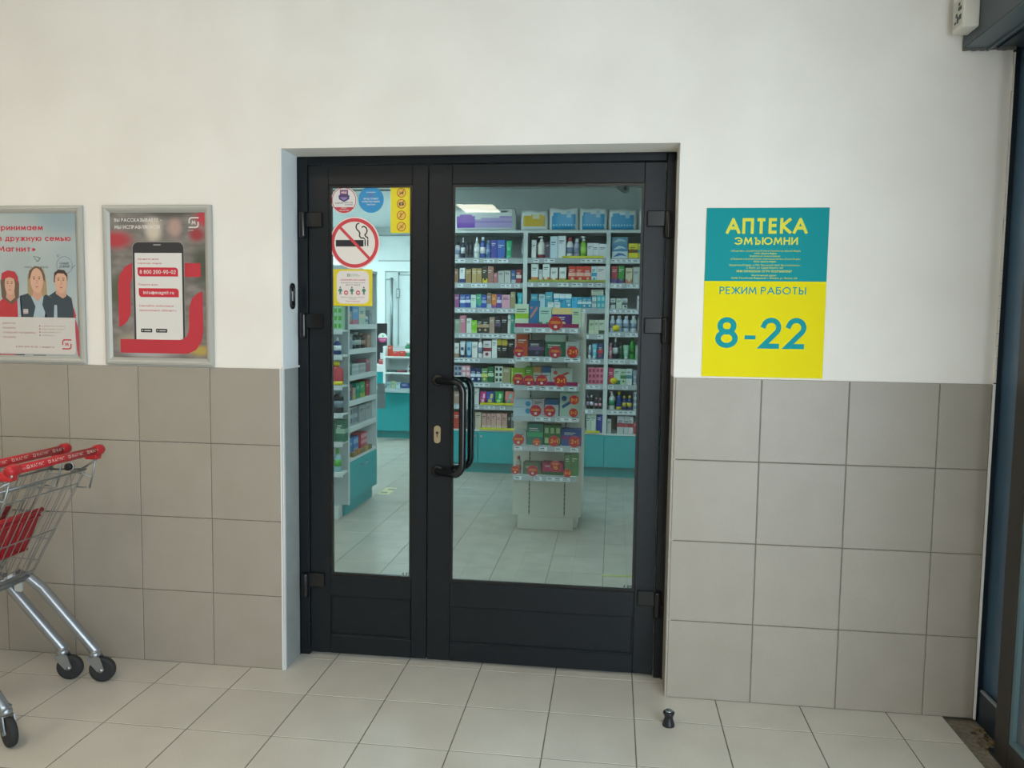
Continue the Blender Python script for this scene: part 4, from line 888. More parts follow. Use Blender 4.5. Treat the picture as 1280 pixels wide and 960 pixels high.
  (-0.47, -0.43, 0.099, 'box3', 'slim teal carton with white belt', '2c90b0 c8dce0'),
  (-0.425, -0.385, 0.111, 'boxp', 'grey carton with white stripes', '88a0a8 d0dcdc'),
  (-0.382, -0.309, 0.115, 'boxp', 'wide teal carton with pale stripes', '38a4b4 98ccd0'),
],
'M4': [
  (-0.447, -0.4, 0.126, 'box2', 'cream and green carton', 'b8c8a8 d0d4bc'),
  (-0.398, -0.361, 0.126, 'box', 'pale green carton', 'c0ccb4'),
  (-0.359, -0.307, 0.127, 'box2', 'pale carton with dark foot', 'c4ccb8 405040'),
],
'M5': [
  (-0.446, -0.421, 0.156, 'bottle', 'slim white bottle with black dots', 'c0ccd0 303840'),
  (-0.417, -0.367, 0.136, 'tube', 'light teal tube', '68b0c4 a8d0d8'),
  (-0.36, -0.317, 0.14, 'box3', 'navy carton with red foot', '304878 c83840'),
],
'M6': [
  (-0.445, -0.38, 0.15, 'boxp', 'pink patterned carton', 'c87088 903048'),
  (-0.376, -0.308, 0.152, 'boxp', 'rose patterned carton', 'cc7890 983450'),
],
'M7': [
  (-0.454, -0.433, 0.123, 'bottle', 'black bottle with lilac label', '181820 a898c0'),
  (-0.425, -0.393, 0.124, 'bottle', 'black bottle with white label', '181820 c8c8d8'),
  (-0.382, -0.353, 0.099, 'bottle', 'small black bottle with pink label', '201c24 d09cac'),
  (-0.346, -0.317, 0.1, 'bottle', 'short black bottle with rose label', '201c24 d0a0b0'),
],
'M8': [
  (-0.45, -0.414, 0.165, 'box', 'white green carton', 'b8ccc0'),
  (-0.41, -0.367, 0.166, 'box', 'cream white carton', 'c4d0c4'),
  (-0.361, -0.305, 0.164, 'box', 'dark blue carton', '14348c'),
],
'R1': [
  (-0.255, -0.121, 0.1, 'flat', 'stack top flat blue pack', '5c90ac a8c0cc'),
  (-0.255, -0.121, 0.065, 'flat', 'flat blue and white pack', '4888ac b8ccd4'),
  (-0.255, -0.118, 0.03, 'flat', 'flat white pack with blue curve', 'c0d4dc 3868a8'),
  (-0.111, -0.03, 0.132, 'box3', 'yellow carton with brown oval', 'd8cc20 6c4418'),
  (-0.026, 0.012, 0.128, 'box3', 'yellow carton with teal window', 'ccc428 3c98a0'),
  (0.016, 0.054, 0.171, 'box', 'pale grey carton', 'a0a8a8'),
],
'R2': [
  (-0.257, -0.204, 0.15, 'box2', 'red topped purple carton', 'a83c40 50407c'),
  (-0.197, -0.144, 0.153, 'box2', 'green topped purple carton', '38903c 583c84'),
  (-0.133, -0.073, 0.136, 'box2', 'beige carton with peach foot', 'd0c8a8 b87858'),
  (-0.066, -0.014, 0.143, 'box', 'silver white carton', 'bcc0c0'),
  (-0.01, 0.022, 0.151, 'box', 'cream carton', 'c8c8a0'),
  (0.025, 0.067, 0.144, 'box', 'white carton', 'd0d4d4'),
],
'R3': [
  (-0.259, -0.216, 0.093, 'box3', 'white carton with dark tick', 'c4ccd0 586068'),
  (-0.209, -0.158, 0.093, 'box', 'greenish white carton', 'bcccbc'),
  (-0.154, -0.11, 0.094, 'box3', 'narrow white carton with dark tick', 'c4ccd0 505860'),
  (-0.025, 0.006, 0.116, 'box', 'tall white carton', 'ccd0d4'),
  (0.01, 0.052, 0.109, 'box', 'white carton', 'c8ccd0'),
],
'R4': [
  (-0.265, -0.212, 0.145, 'bottle', 'white bottle', 'c4ced8 dce0e8'),
  (-0.208, -0.148, 0.146, 'bottle', 'white blue bottle', 'b4c4d8 dce0e8'),
  (-0.144, -0.087, 0.147, 'bottle', 'pale blue bottle', 'b0c4d8 dce0e8'),
  (-0.08, -0.024, 0.148, 'bottle', 'white bottle with pink label', 'c8d0d8 dce0e8'),
  (-0.013, 0.029, 0.124, 'box', 'white carton', 'c8ccc4'),
],
'R5': [
  (-0.267, -0.234, 0.146, 'bottle', 'slim pink bottle', 'c07888 d0a8b0'),
  (-0.231, -0.181, 0.2, 'spray', 'black spray bottle', '20242c c0c8cc'),
  (-0.177, -0.138, 0.144, 'bottle', 'dark green bottle', '14503c 284838'),
  (-0.137, -0.085, 0.126, 'tube', 'pale green tube', '88b8a0 b8d0c0'),
  (-0.081, -0.035, 0.202, 'bottle', 'bright green bottle', '108c30 086820'),
  (-0.028, 0.008, 0.125, 'box', 'patterned green white carton', '88a890'),
  (0.015, 0.057, 0.168, 'box', 'grey carton', '98a0a0'),
],
'R6': [
  (-0.265, -0.215, 0.149, 'box', 'pink carton', 'bc4068'),
  (-0.213, -0.157, 0.143, 'box2', 'green topped carton', 'b8d0c0 206848'),
  (-0.155, -0.109, 0.141, 'box3', 'white green carton', 'b0c8b0 4c8050'),
  (-0.105, -0.054, 0.145, 'box3', 'white carton with teal belt', 'c4d0cc 3c808c'),
  (-0.05, -0.004, 0.132, 'tube', 'grey tube', '8c98a8 b0b8c4'),
  (0.003, 0.049, 0.155, 'box', 'grey white carton', 'b0b8b8'),
],
'R7': [
  (-0.256, -0.199, 0.164, 'pump', 'white pump bottle with green label', 'c8d4d4 389068'),
  (-0.188, -0.138, 0.166, 'bottle', 'dark blue bottle with yellow foot', '203c7c c8b838'),
  (-0.135, -0.095, 0.127, 'bottle', 'blue jar with yellow belt', '1c3878 c0b040'),
  (-0.091, -0.045, 0.128, 'bottle', 'navy jar with yellow belt', '1c3470 c0b040'),
  (-0.034, -0.002, 0.165, 'boxp', 'white patterned carton', 'bcc4c8 606c80'),
  (0.005, 0.055, 0.159, 'box', 'white carton', 'c0c8c8'),
],
'R8': [
  (-0.265, -0.229, 0.13, 'box', 'white carton', 'b8c4c0'),
  (-0.175, -0.116, 0.162, 'box3', 'white carton with red script', 'c0c4c8 b04854'),
  (-0.111, -0.071, 0.16, 'box3', 'narrow white carton with red script', 'bcc4c8 b04854'),
  (-0.069, -0.032, 0.157, 'box3', 'slim white carton with red script', 'c0c4c8 a84450'),
  (-0.029, 0.004, 0.107, 'box', 'red carton', 'a83038'),
  (0.011, 0.061, 0.138, 'box', 'white carton', 'b8c0c0'),
],
'G1': [
  (-0.863, -0.774, 0.15, 'box3', 'white carton with lime band', 'c0d0b8 90b828'),
  (-0.769, -0.709, 0.172, 'boxs', 'tall blue carton with salmon ribbon', '1c6898 c07868'),
  (-0.706, -0.626, 0.131, 'box2', 'white topped teal green carton', 'a8c8b8 307868'),
  (-0.621, -0.494, 0.127, 'box3t', 'purple carton with yellow lettering', '502878 d8c080'),
  (-0.492, -0.435, 0.128, 'box', 'pale green white carton', 'b0c4a4'),
],
'G2': [
  (-0.852, -0.776, 0.141, 'box', 'orange brown carton', 'b04820'),
  (-0.774, -0.669, 0.103, 'box3', 'wide dark violet carton', '202434 604870'),
  (-0.664, -0.534, 0.142, 'box3t', 'green carton with white label', '185c40 b0c4b8'),
  (-0.53, -0.447, 0.1, 'box', 'white carton', 'a8b4b0'),
],
'G3': [
  (-0.871, -0.792, 0.103, 'box', 'yellow green pack', '80a820'),
  (-0.79, -0.739, 0.115, 'box', 'bright green pack', '5c9820'),
  (-0.737, -0.687, 0.118, 'box3t', 'white carton with orange top', 'b0b8a8 b88048'),
  (-0.684, -0.624, 0.119, 'box3t', 'white carton with blue label', 'b0b8b4 285880'),
  (-0.622, -0.49, 0.111, 'boxs', 'wide white carton with red cups', 'b0b8ac b04838'),
],
'G4': [
  (-0.865, -0.742, 0.104, 'boxc', 'wide white carton with two blue dots', 'a8b8c0 2880a8'),
  (-0.739, -0.663, 0.107, 'box', 'white and red carton', 'b0a8a8'),
  (-0.658, -0.569, 0.107, 'box3t', 'white carton with blue label', 'a8b4b8 205880'),
  (-0.561, -0.436, 0.156, 'boxs', 'wide pale green carton with blue ribbon', 'a4b8a8 285088'),
],
'G5': [
  (-0.857, -0.778, 0.087, 'box', 'greyish white carton', 'a0aca8'),
  (-0.773, -0.667, 0.138, 'box3', 'teal green carton', '087068 28a068'),
  (-0.662, -0.552, 0.131, 'boxp', 'green striped carton', '206030 98b888'),
  (-0.547, -0.42, 0.108, 'box3', 'blue carton with violet top', '1c5090 802878'),
],
'G6': [
  (-0.847, -0.81, 0.116, 'bottle', 'small white bottle', 'a0a098 a86858'),
  (-0.796, -0.677, 0.074, 'box', 'green grey carton', '587058'),
  (-0.669, -0.53, 0.079, 'box2', 'magenta carton with green foot', 'a82058 205830'),
  (-0.522, -0.483, 0.135, 'box', 'pale green carton', '588858'),
  (-0.481, -0.434, 0.137, 'box', 'slim green carton', '548450'),
],
'S1': [
  (2.573, 2.661, 0.095, 'box2', 'tan carton with red foot', 'a89880 b05058'),
  (2.67, 2.818, 0.132, 'box2', 'blue carton with pink foot', '6898c0 b07088'),
  (2.827, 2.973, 0.13, 'box3', 'pale green carton', 'a8c0b0 d0c8a8'),
  (2.983, 3.074, 0.083, 'bottle', 'white bottle with red label', 'b8c4c4 b04858'),
  (3.085, 3.168, 0.109, 'box', 'pale grey carton', '98a4a8'),
],
'S2': [
  (2.599, 2.67, 0.107, 'box', 'grey violet carton', '8890a0'),
  (2.688, 2.78, 0.118, 'bottle', 'dark green bottle', '28443c a0b0a8'),
  (2.79, 2.904, 0.122, 'bottle', 'black and white bottle', '303c40 b0bcb8'),
  (2.914, 3.013, 0.115, 'bottle', 'black bottle with tan label', '383438 a89080'),
  (3.023, 3.126, 0.107, 'box', 'rose brown carton', 'a8887c'),
],
'S3': [
  (2.59, 2.652, 0.093, 'box', 'narrow green edged carton', '48786c'),
  (2.661, 2.818, 0.075, 'boxp', 'white blister pack with pale grid', 'c0c8c8 98a4a8'),
  (2.827, 2.983, 0.073, 'boxp', 'second white blister pack with grid', 'b8c0c0 909ca0'),
  (2.993, 3.095, 0.097, 'box', 'pinkish red carton', 'b0707c'),
],
'S4': [
  (2.582, 2.661, 0.113, 'box2', 'wine red carton with blue foot', '883c58 3c70a0'),
  (2.67, 2.743, 0.083, 'box2', 'pale carton with yellow foot', 'a8a088 c0b040'),
  (2.752, 2.837, 0.112, 'box', 'teal green carton', '249078'),
  (2.846, 2.963, 0.116, 'box2', 'green carton with yellow foot', '38a060 a8b840'),
  (2.983, 3.085, 0.119, 'box', 'brick red carton', 'a84048'),
],
'S5': [
  (2.582, 2.67, 0.131, 'boxp', 'white pack with dark grid', 'a8b4b8 404c5c'),
  (2.679, 2.78, 0.132, 'boxp', 'slate and white pack', 'a0acb4 48586c'),
  (2.818, 2.973, 0.127, 'box', 'greyish white carton', '98a4a4'),
  (2.983, 3.137, 0.129, 'box', 'light grey carton', 'a0aaaa'),
],
'S6': [
  (2.582, 2.679, 0.131, 'box', 'blue pack', '3070b4'),
  (2.688, 2.799, 0.133, 'boxp', 'deep blue pack with pale squares', '2c68b0 98b8d0'),
  (2.866, 3.013, 0.136, 'boxp', 'pink red striped pack', 'c84860 d8b0b8'),
],
'E0': [
  (-2.186, -2.06, 0.168, 'box', 'large white carton', 'c0c8c8'),
],
'E1': [
  (-2.198, -2.073, 0.158, 'boxp', 'tall green and white pack with lime foot', '98c0a0 50a030'),
],
'E2': [
  (-2.182, -2.15, 0.101, 'bottle', 'dark violet bottle', '383858 c8b8c0'),
  (-2.142, -2.09, 0.123, 'spray', 'navy spray bottle with white nozzle', '283c70 d0d8d8'),
],
'E3': [
  (-2.188, -2.077, 0.19, 'bottle', 'red bottle with yellow foot label', 'b84048 d0c020'),
],
'E4': [
  (-2.155, -2.074, 0.18, 'bottle', 'black bottle with grey label', '20242c 70808c'),
],
'E5': [
  (-2.202, -2.124, 0.138, 'box', 'white and green carton', '0c6050'),
  (-2.121, -2.055, 0.151, 'box3', 'dark green carton with pale window', '0c6450 88a898'),
],
'E6': [
  (-2.148, -2.09, 0.191, 'spray', 'clear blue spray bottle with green label', '88b0b8 48a040'),
],
}
SIDE_Z = [1.365, 1.186, 0.998, 0.815, 0.628, 0.41]
END_Z = [1.549, 1.33, 1.157, 0.947, 0.753, 0.554, 0.341]

def H(s): return s.split()
def prod_box(mb, w_, h, d, kind, cs, rr):
    c1 = M(cs[0], .45); c2 = M(cs[1], .45) if len(cs) > 1 else c1
    mb.box(-w_/2, w_/2, 0, d, 0, h, c1)
    q = Print(-.0002, .0002); lum = sum(lin(cs[0])); dk_ = M('3a4450', .6) if lum > 1.0 else M('d0d4d0', .6)
    def sides(z0, z1):
        mb.box(-w_/2-.0003, w_/2+.0003, -.0003, d, z0, z1, c2)
    if kind == 'box2': sides(0, h*.27); q.y = -.0004
    elif kind == 'box3': sides(h*.38, h*.60); q.y = -.0004
    elif kind == 'box3t': sides(h*.68, h+.0002); q.y = -.0004
    elif kind == 'boxp':
        nx = max(2, int(w_/.03)); nz = max(2, int(h/.045))
        for i in range(nx):
            for k in range(nz):
                q.rect(-w_/2+w_*(i+.18)/nx, h*(k+.2)/nz, -w_/2+w_*(i+.82)/nx, h*(k+.75)/nz, c2, 0)
    elif kind == 'boxs':
        q.poly([(-w_*.42, h*.42), (w_*.30, h*.80), (w_*.42, h*.72), (-w_*.34, h*.32)], c2, 0); q.disc(-w_*.28, h*.74, min(w_*.14, h*.12), c2, 0, n=14)
    elif kind == 'boxc':
        for k in (.27, .72): q.disc(w_*.28, h*k, h*.17, c2, 0)
        q.rect(-w_/2, h*.49, w_/2, h*.51, M('707c80', .6), 0)
    elif kind == 'flat':
        q.poly([(-w_*.45, h*.2), (-w_*.1, h*.8), (w_*.2, h*.7), (w_*.45, h*.3), (w_*.1, h*.45)], c2, 0)
    if kind in ('box', 'box2', 'box3', 'box3t') and w_ > .025:
        zc = h*rr.uniform(.66, .8) if kind != 'box3t' else h*.5
        q.rect(-w_*.36, zc, w_*rr.uniform(.15, .38), zc+h*.045, dk_, 1)
        q.rect(-w_*.36, zc-h*.09, w_*rr.uniform(.0, .3), zc-h*.06, dk_, 1)
        if rr.random() < .45: q.disc(w_*rr.uniform(-.1, .15), h*.22, min(w_*.22, h*.1), c2 if kind != 'box2' else c1, 1, n=12)
    for v, f, k in ((q.v, q.f, q.m),):
        for face_, mi_ in zip(f, k): mb.add([v[i] for i in face_], [tuple(range(len(face_)))], q.mats[mi_])
def product(x, y, z, w_, h, kind, cs, label, group, cat_box='box', rz=0, depth=None, name=None):
    rr = random.Random(int((x*7919+z*104729+y*31)*1000) & 0xffffff)
    cs = cs.split(); d = depth or min(.09, max(.03, w_*1.0))
    if kind.startswith('box') or kind == 'flat':
        mb = MB(); prod_box(mb, w_, h, d, kind, cs, rr)
        o = mb.build(name or ('carton' if kind != 'flat' else 'flat_pack'), None, loc=(x, y, z)); o.rotation_euler.z = rz
        return tag(o, label, 'box', group)
    c1 = M(cs[0], .3); c2 = M(cs[1], .35); R_ = w_/2; dd = min(1.0, d/w_)
    if kind == 'pouch':
        mb = MB(); vs = [(-R_*.8, -.0, 0), (R_*.8, 0, 0), (R_*.72, .05, 0), (-R_*.72, .05, 0), (-R_*.95, -.005, h*.4), (R_*.95, -.005, h*.4), (R_*.9, .045, h*.4), (-R_*.9, .045, h*.4), (-R_, .015, h), (R_, .015, h), (R_, .018, h), (-R_, .018, h)]
        fs = [(0, 1, 2, 3)]+[(a+i, a+(i+1) % 4, a+4+(i+1) % 4, a+4+i) for a in (0, 4) for i in range(4)]+[(8, 9, 10, 11)]
        mb.add(vs, fs, c1); mb.add([(-R_*.5, -.0055, h*.18), (R_*.3, -.0055, h*.18), (R_*.35, -.0065, h*.4), (-R_*.55, -.0065, h*.4)], [(0, 1, 2, 3)], c2)
        mb.add([(-R_*.1, -.0065, h*.45), (R_*.5, -.0055, h*.5), (R_*.6, .007, h*.8), (0, .005, h*.85)], [(0, 1, 2, 3)], c2)
        o = mb.build('pouch', None, loc=(x, y, z)); return tag(o, label, 'pouch', group)
    r = thing('tube' if kind == 'tube' else ('pump_bottle' if kind == 'pump' else ('spray_bottle' if kind == 'spray' else 'bottle')), label, 'tube' if kind == 'tube' else 'bottle', (x, y, z), group, rz)
    if kind == 'tube':
        mb = MB(); n = 14; vs = []; L_ = ((.16, .72, .9), (.5, .86, .7), (.85, .98, .3), (1.0, 1.0, .06))
        for zz, wx, wy in L_:
            for j in range(n):
                t_ = 2*math.pi*j/n; vs.append((R_*wx*math.cos(t_), R_*.7+R_*.7*wy*math.sin(t_), h*zz))
        fs = [(i*n+j, i*n+(j+1) % n, (i+1)*n+(j+1) % n, (i+1)*n+j) for i in range(3) for j in range(n)]+[tuple(range(3*n, 4*n))]
        mb.add(vs, fs, c1, True); mb.build('body', r)
        mb = MB(); mb.lathe([(R_*.7, 0), (R_*.72, h*.16)], c2, 14, (0, R_*.7, 0), 1, .9); mb.build('cap', r)
        mb = MB(); mb.box(-R_*.45, R_*.45, -.0005+R_*.05, R_*.3, h*.45, h*.62, c2); mb.build('label', r)
        return r
    cy = R_*dd; sh = {'bottle': .74, 'pump': .70, 'spray': .68}[kind]; nr = R_*(.42 if kind != 'bottle' else .5)
    mb = MB(); mb.lathe([(R_*.94, 0), (R_, h*.03), (R_, h*sh*.88), (R_*.86, h*sh*.97), (nr, h*(sh+.06)), (nr, h*(sh+.09))], c1, 14, (0, cy, 0), 1, dd); mb.build('body', r)
    mb = MB()
    if kind == 'bottle': mb.lathe([(nr*1.12, h*(sh+.08)), (nr*1.12, h*.985), (nr*.9, h)], c2, 12, (0, cy, 0), 1, dd)
    elif kind == 'pump':
        mb.lathe([(nr*1.1, h*(sh+.08)), (nr*1.1, h*(sh+.15)), (nr*.35, h*(sh+.17)), (nr*.35, h*.93)], M('d8dcdc'), 10, (0, cy, 0)); mb.box(-nr*1.9, nr*.8, cy-nr*.5, cy+nr*.5, h*.93, h, M('d8dcdc'), .0)
    else:
        mb.lathe([(nr*1.1, h*(sh+.08)), (nr*.9, h*.9), (nr*.5, h)], c2, 10, (0, cy, 0))
    mb.build('cap', r)
    lab = c2 if kind != 'bottle' or sum(lin(cs[0])) < 1.2 else M('8090a8', .5)
    zl0, zl1 = (.0, .16) if ('foot' in label) else (.22, .52)
    mb = MB(); mb.lathe([(R_*1.012, h*(zl0+.01)), (R_*1.012, h*zl1)], lab, 14, (0, cy, 0), 1, dd); mb.build('label', r)
    return r
ORD = ['first', 'second', 'third', 'fourth', 'fifth', 'sixth', 'seventh', 'eighth', 'ninth', 'tenth', 'eleventh', 'twelfth', 'thirteenth']
ROWN = ['top', 'second', 'third', 'fourth', 'fifth', 'sixth', 'seventh', 'lowest']
BAY = {'L': 'left bay', 'M': 'middle bay', 'R': 'right bay'}
# ------------------------------------------------------------------ BACK SHELVING
TAGM = [M('dfe6ea', .5), M('c4ccd2', .5)]
def tag_mesh(w_, h, seed):
    q = Print(0, .0003); q.rect(-w_/2, 0, w_/2, h, TAGM[0], 0); rr = random.Random(seed)
    q.rect(-w_*.4, h*.55, w_*rr.uniform(.05, .3), h*.80, M('55606c', .6), 1); q.rect(-w_*.4, h*.2, w_*rr.uniform(.1, .42), h*.36, M('8a949c', .6), 1); return q.mesh('price_tag')
TAGS = [tag_mesh(.047, .030, i) for i in range(5)]
GTAGS = [tag_mesh(.050, .024, i+9) for i in range(5)]
YSTR = M('ccc820', .45); GSTR = M('98a030', .45)
SF = 4.25
STRIPS = {('M', 0): (-.70, -.33, YSTR), ('M', 1): (-1.0, -.31, GSTR), ('L', 6): (-1.43, -1.11, YSTR), ('L', 7): (-1.43, -1.06, YSTR), ('M', 7): (-.46, -.33, YSTR)}
for key, xa, xb, dsc, nx in (('L', -1.80, -1.0305, 'left', [(-1.80, -1.448), (-1.444, -1.032)]), ('M', -1.0295, -.2895, 'middle', [(-1.028, -.66), (-.656, -.290)]), ('R', -.2885, .455, 'right', [(-.288, .09), (.094, .455)])):
    r = thing('shelving_unit', '%s bay of the tall white pharmacy shelving with teal cupboards beneath' % dsc, 'shelving', (xa, SF, 0), 'back wall shelving bays')
    W_ = xb-xa; zs = SHELF_Z[key]; tk = .0175
    box_obj('side_panel', (0, tk, .0, .35, .387, 2.2), SHELFW, r); box_obj('side_panel', (W_-tk, W_, .0, .35, .387, 2.2), SHELFW, r)
    box_obj('top_panel', (0, W_, .0, .35, 2.2, 2.222), SHELFW, r); box_obj('back_panel', (tk, W_-tk, .335, .345, .4, 2.2), SHELFB, r)
    for k, z in enumerate(zs):
        s_ = box_obj('shelf', (tk, W_-tk, .012, .335, z-.018, z), SHELFG if k < 7 else SHELFW, r)
        if k < 7:
            b = MB(); b.box(tk, W_-tk, .004, .0118, z-.047, z+.002, SHELFG); b.build('lip', s_)
            rr = random.Random(k*3+ord(key)); x_ = tk+.008
            while x_ < W_-tk-.05:
                if rr.random() < .72: inst('price_tag', TAGS[rr.randrange(5)], s_, (x_+.024, .0038, z-.040))
                x_ += .048+(rr.random() < .2)*.03
        if (key, k) in STRIPS:
            a, b_, m_ = STRIPS[(key, k)]; box_obj('promo_strip', (a-xa, b_-xa, -.004, .003, z+.001, z+.020), m_, s_)
    box_obj('cabinet_body', (0, W_, .020, .35, .09, .386), TEALD, r); box_obj('plinth', (0, W_, .035, .35, 0, .09), TEALD, r)
    for a, b_ in nx:
        dd_ = box_obj('cabinet_door', (a-xa+.0015, b_-xa-.0015, .0, .018, .094, .383), TEAL, r, .0015)
        hx = (b_-xa-.03) if a == nx[0][0] else (a-xa+.03)
        b = MB(); b.lathe([(.011, -.014), (.006, -.007), (.006, 0)], ALU, 10, (hx, 0, .345), axis='y'); b.build('knob', dd_)
    for k, z in enumerate(zs):
        lst = PRODUCTS['%s%d' % (key, k+1)]; n = 0
        for i, (x0, x1, h, kd, ds, cs) in enumerate(lst):
            zz = z+.0005; hh = min(h, .198); x0 = max(x0, xa+.019); x1 = min(x1, xb-.019)
            if x1-x0 < .012: continue
            if kd == 'flat': # three packs stacked; listed from the top down
                st = [PRODUCTS['R1'][j] for j in range(3)]; hs = .062; zz = z+.0005+(2-i)*(hs+.001); hh = hs
                lab = '%s in the pile of three, top shelf of right bay' % ds
            else:
                n += 1
                lab = '%s, %s from left on %s shelf of %s' % (ds, ORD[n-1], ROWN[k], BAY[key])
            product((x0+x1)/2, 4.27, zz, x1-x0, hh, kd, cs, lab, 'pharmacy goods on the back shelves')
# small box lying on top of goods
o = MB(); prod_box(o, .11, .05, .06, 'box', ['b8c0b0'], random.Random(2)); o = o.build('carton', None, loc=(-.378, 4.285, SHELF_Z['M'][2]+[p for p in PRODUCTS['M3']][-1][2]+.001)); tag(o, 'flat cream carton lying across teal striped cartons, middle bay', 'box', 'pharmacy goods on the back shelves')
for k, x in enumerate((-.795, -.735)):
    o = MB(); prod_box(o, .052, .048, .012, 'box', ['d4dcdc'], random.Random(k)); o = o.build('carton', None, loc=(x, 4.256, SHELF_Z['M'][2]+.003))
    tag(o, ('left' if k == 0 else 'right')+' one of two small white cards in front of the blue cartons, middle bay', 'box', 'pharmacy goods on the back shelves')
for x, z, t_ in ((-.205, SHELF_Z['R'][3]+.0, 'in front of the white bottles'), (-.215, SHELF_Z['R'][5]+.0, 'before the pink and green cartons')):
    b = MB(); b.lathe([(.033, 0), (.033, .002)], M('d8c818', .4), 20, (0, 0, .035), axis='y', sy=.85); o = b.build('round_tag', None, loc=(x, 4.262, z)); tag(o, 'round yellow promo tag standing '+t_+' of the right bay', 'tag')

# soft packs on top of the shelving
def soft_pack(name, label, x0, x1, z0, h, d, y, fn, tilt=0, handle=False, group=None):
    w_ = x1-x0; r = thing(name, label, 'pack', ((x0+x1)/2, y, z0), group); r.rotation_euler.y = tilt
    bm = bmesh.new(); nx, nz = 20, 14; mb = MB(); base = M('d6dede', .3)
    def P_(u, v, s_): # u,v in 0..1; s=-1 front, 1 back
        e = 1-(abs(2*u-1))**6; f = 1-(abs(2*v-1))**6; bulge = (e*f)**.5
        ww = w_*(1-.05*(2*v-1)**2*(1 if v > .5 else .3)); hz = h*(v)-.012*h*(1-(2*u-1)**2)*(1-v)*0
        return ((u-.5)*ww, s_*d/2*(.55+.45*bulge), hz+(.006*math.sin(u*9+x0*30) if v > .9 else 0))
    for s_ in (-1, 1):
        vs = [P_(i/nx, k/nz, s_) for k in range(nz+1) for i in range(nx+1)]
        for k in range(nz):
            for i in range(nx):
                c = fn((i+.5)/nx, (k+.5)/nz) if s_ < 0 else None; m_ = M(c, .3) if c else base
                q_ = [k*(nx+1)+i, k*(nx+1)+i+1, (k+1)*(nx+1)+i+1, (k+1)*(nx+1)+i]
                mb.add([vs[j] for j in q_], [(0, 1, 2, 3)], m_, True)
    edge = [(i/nx, 0) for i in range(nx+1)]+[(1, k/nz) for k in range(1, nz+1)]+[(i/nx, 1) for i in range(nx-1, -1, -1)]+[(0, k/nz) for k in range(nz-1, 0, -1)]
    for (u, v), (u2, v2) in zip(edge, edge[1:]+edge[:1]):
        mb.add([P_(u, v, -1), P_(u2, v2, -1), P_(u2, v2, 1), P_(u, v, 1)], [(0, 1, 2, 3)], base, True)
    mb.build('wrapper', r)
    if handle:
        b = MB(); b.tube([(-.035, 0, h-.002), (-.025, 0, h+.018), (0, 0, h+.024), (.025, 0, h+.018), (.035, 0, h-.002)], .004, base, 6); b.build('carry_loop', r)
    return r
def f_purple(u, v):
    if .06 < u < .36 and .12 < v < .62+.1*math.sin(u*8): return '7a48b4' if v < .38 else '8c5cc0'
    if .36 <= u < .94 and .14 < v < .42+.25*u: return 'b4a4d4' if int(v*16) % 3 else '9c88c8'
    return None
def f_yellow(u, v):
    if .12 < u < .9 and .18 < v < .78-.15*abs(u-.6): return 'd0ac28' if not (.45 < u < .7 and v > .6) else 'd8d4b8'
    return None
def f_blue(u, v):
    if .58 < u < .75 and .60 < v < .86: return '9cc4d8'
    if .10 < u-.04*v and u < .92 and .10 < v < (.80-.12*u) : return '2898cc' if not (.2 < v < .3 and int(u*20) % 2) else '9cd0e4'
    return None
TZ = 2.2225
PKL = soft_pack('diaper_pack', 'long white pack with purple baby print at left end of shelf top', -1.705, -1.135, TZ, .208, .20, 4.41, f_purple)
soft_pack('diaper_pack', 'white pack with yellow print on shelf top', -1.088, -.838, TZ, .190, .20, 4.41, f_yellow)
for k, (a, b_, h_, t_, ds) in enumerate(((-.830, -.562, .208, .02, 'white pack with blue print beside the yellow pack on shelf top'), (-.556, -.305, .210, -.02, 'blue printed pack with carry loop, middle of the three on shelf top'), (-.296, -.045, .196, .015, 'blue printed pack at the right of the three on shelf top'))):
    soft_pack('diaper_pack', ds, a, b_, TZ, h_, .20, 4.41, f_blue, t_*0, k == 1, 'blue packs on top of the shelving')
soft_pack('diaper_pack', 'pale yellow and white pack at right end of shelf top', -.030, .21, TZ, .20, .20, 4.41, lambda u, v: 'd4cc9c' if (.15 < v < .7 and u > .1 and u < .85) else None)
q = Print(0); q.text('mini', 0, 0, .020, PDK, 1, .055, bold=.03); q.build('lettering', PKL, loc=(-1.235+1.42, -.103, .165))

# ------------------------------------------------------------------ FREE STANDING DISPLAY
GX0, GX1 = -.885, -.420
r = thing('display_stand', 'white freestanding end display with six shelves in front of the back shelving', 'display', (0, 0, 0)); GD = r
b = MB(); b.prism([(GX0, .08), (GX1, .08), (GX1, 1.44), (GX1-.012, 1.465), (GX1-.035, 1.478), (GX0+.035, 1.478), (GX0+.012, 1.465), (GX0, 1.44)], 2.395, 2.42, PEG); b.build('front_panel', r)
box_obj('side_panel', (GX1-.012, GX1, 2.42, 2.86, .08, 1.465), PEG, r); box_obj('side_panel', (GX0, GX0+.012, 2.42, 2.86, .08, 1.465), PEG, r); box_obj('rear_panel', (GX0+.012, GX1-.012, 2.85, 2.86, .08, 1.465), PEG, r); box_obj('top_panel', (GX0+.012, GX1-.012, 2.42, 2.85, 1.455, 1.465), PEG, r)
box_obj('plinth', (-.845, -.468, 2.34, 2.42, 0, .08), PEG, r); box_obj('plinth', (-.845, -.445, 2.43, 2.84, 0, .08), PEG, r)
for xs in (-.772, -.531):
    b = MB(); b.box(xs-.005, xs+.005, 2.3935, 2.396, .085, 1.44, M('9c9a90', .6))
    for k in range(44): b.box(xs-.0028, xs+.0028, 2.3925, 2.3945, .10+k*.0305, .118+k*.0305, M('26282a', .7))
    b.build('slotted_upright', r)
MAG = M('8c1450', .4)
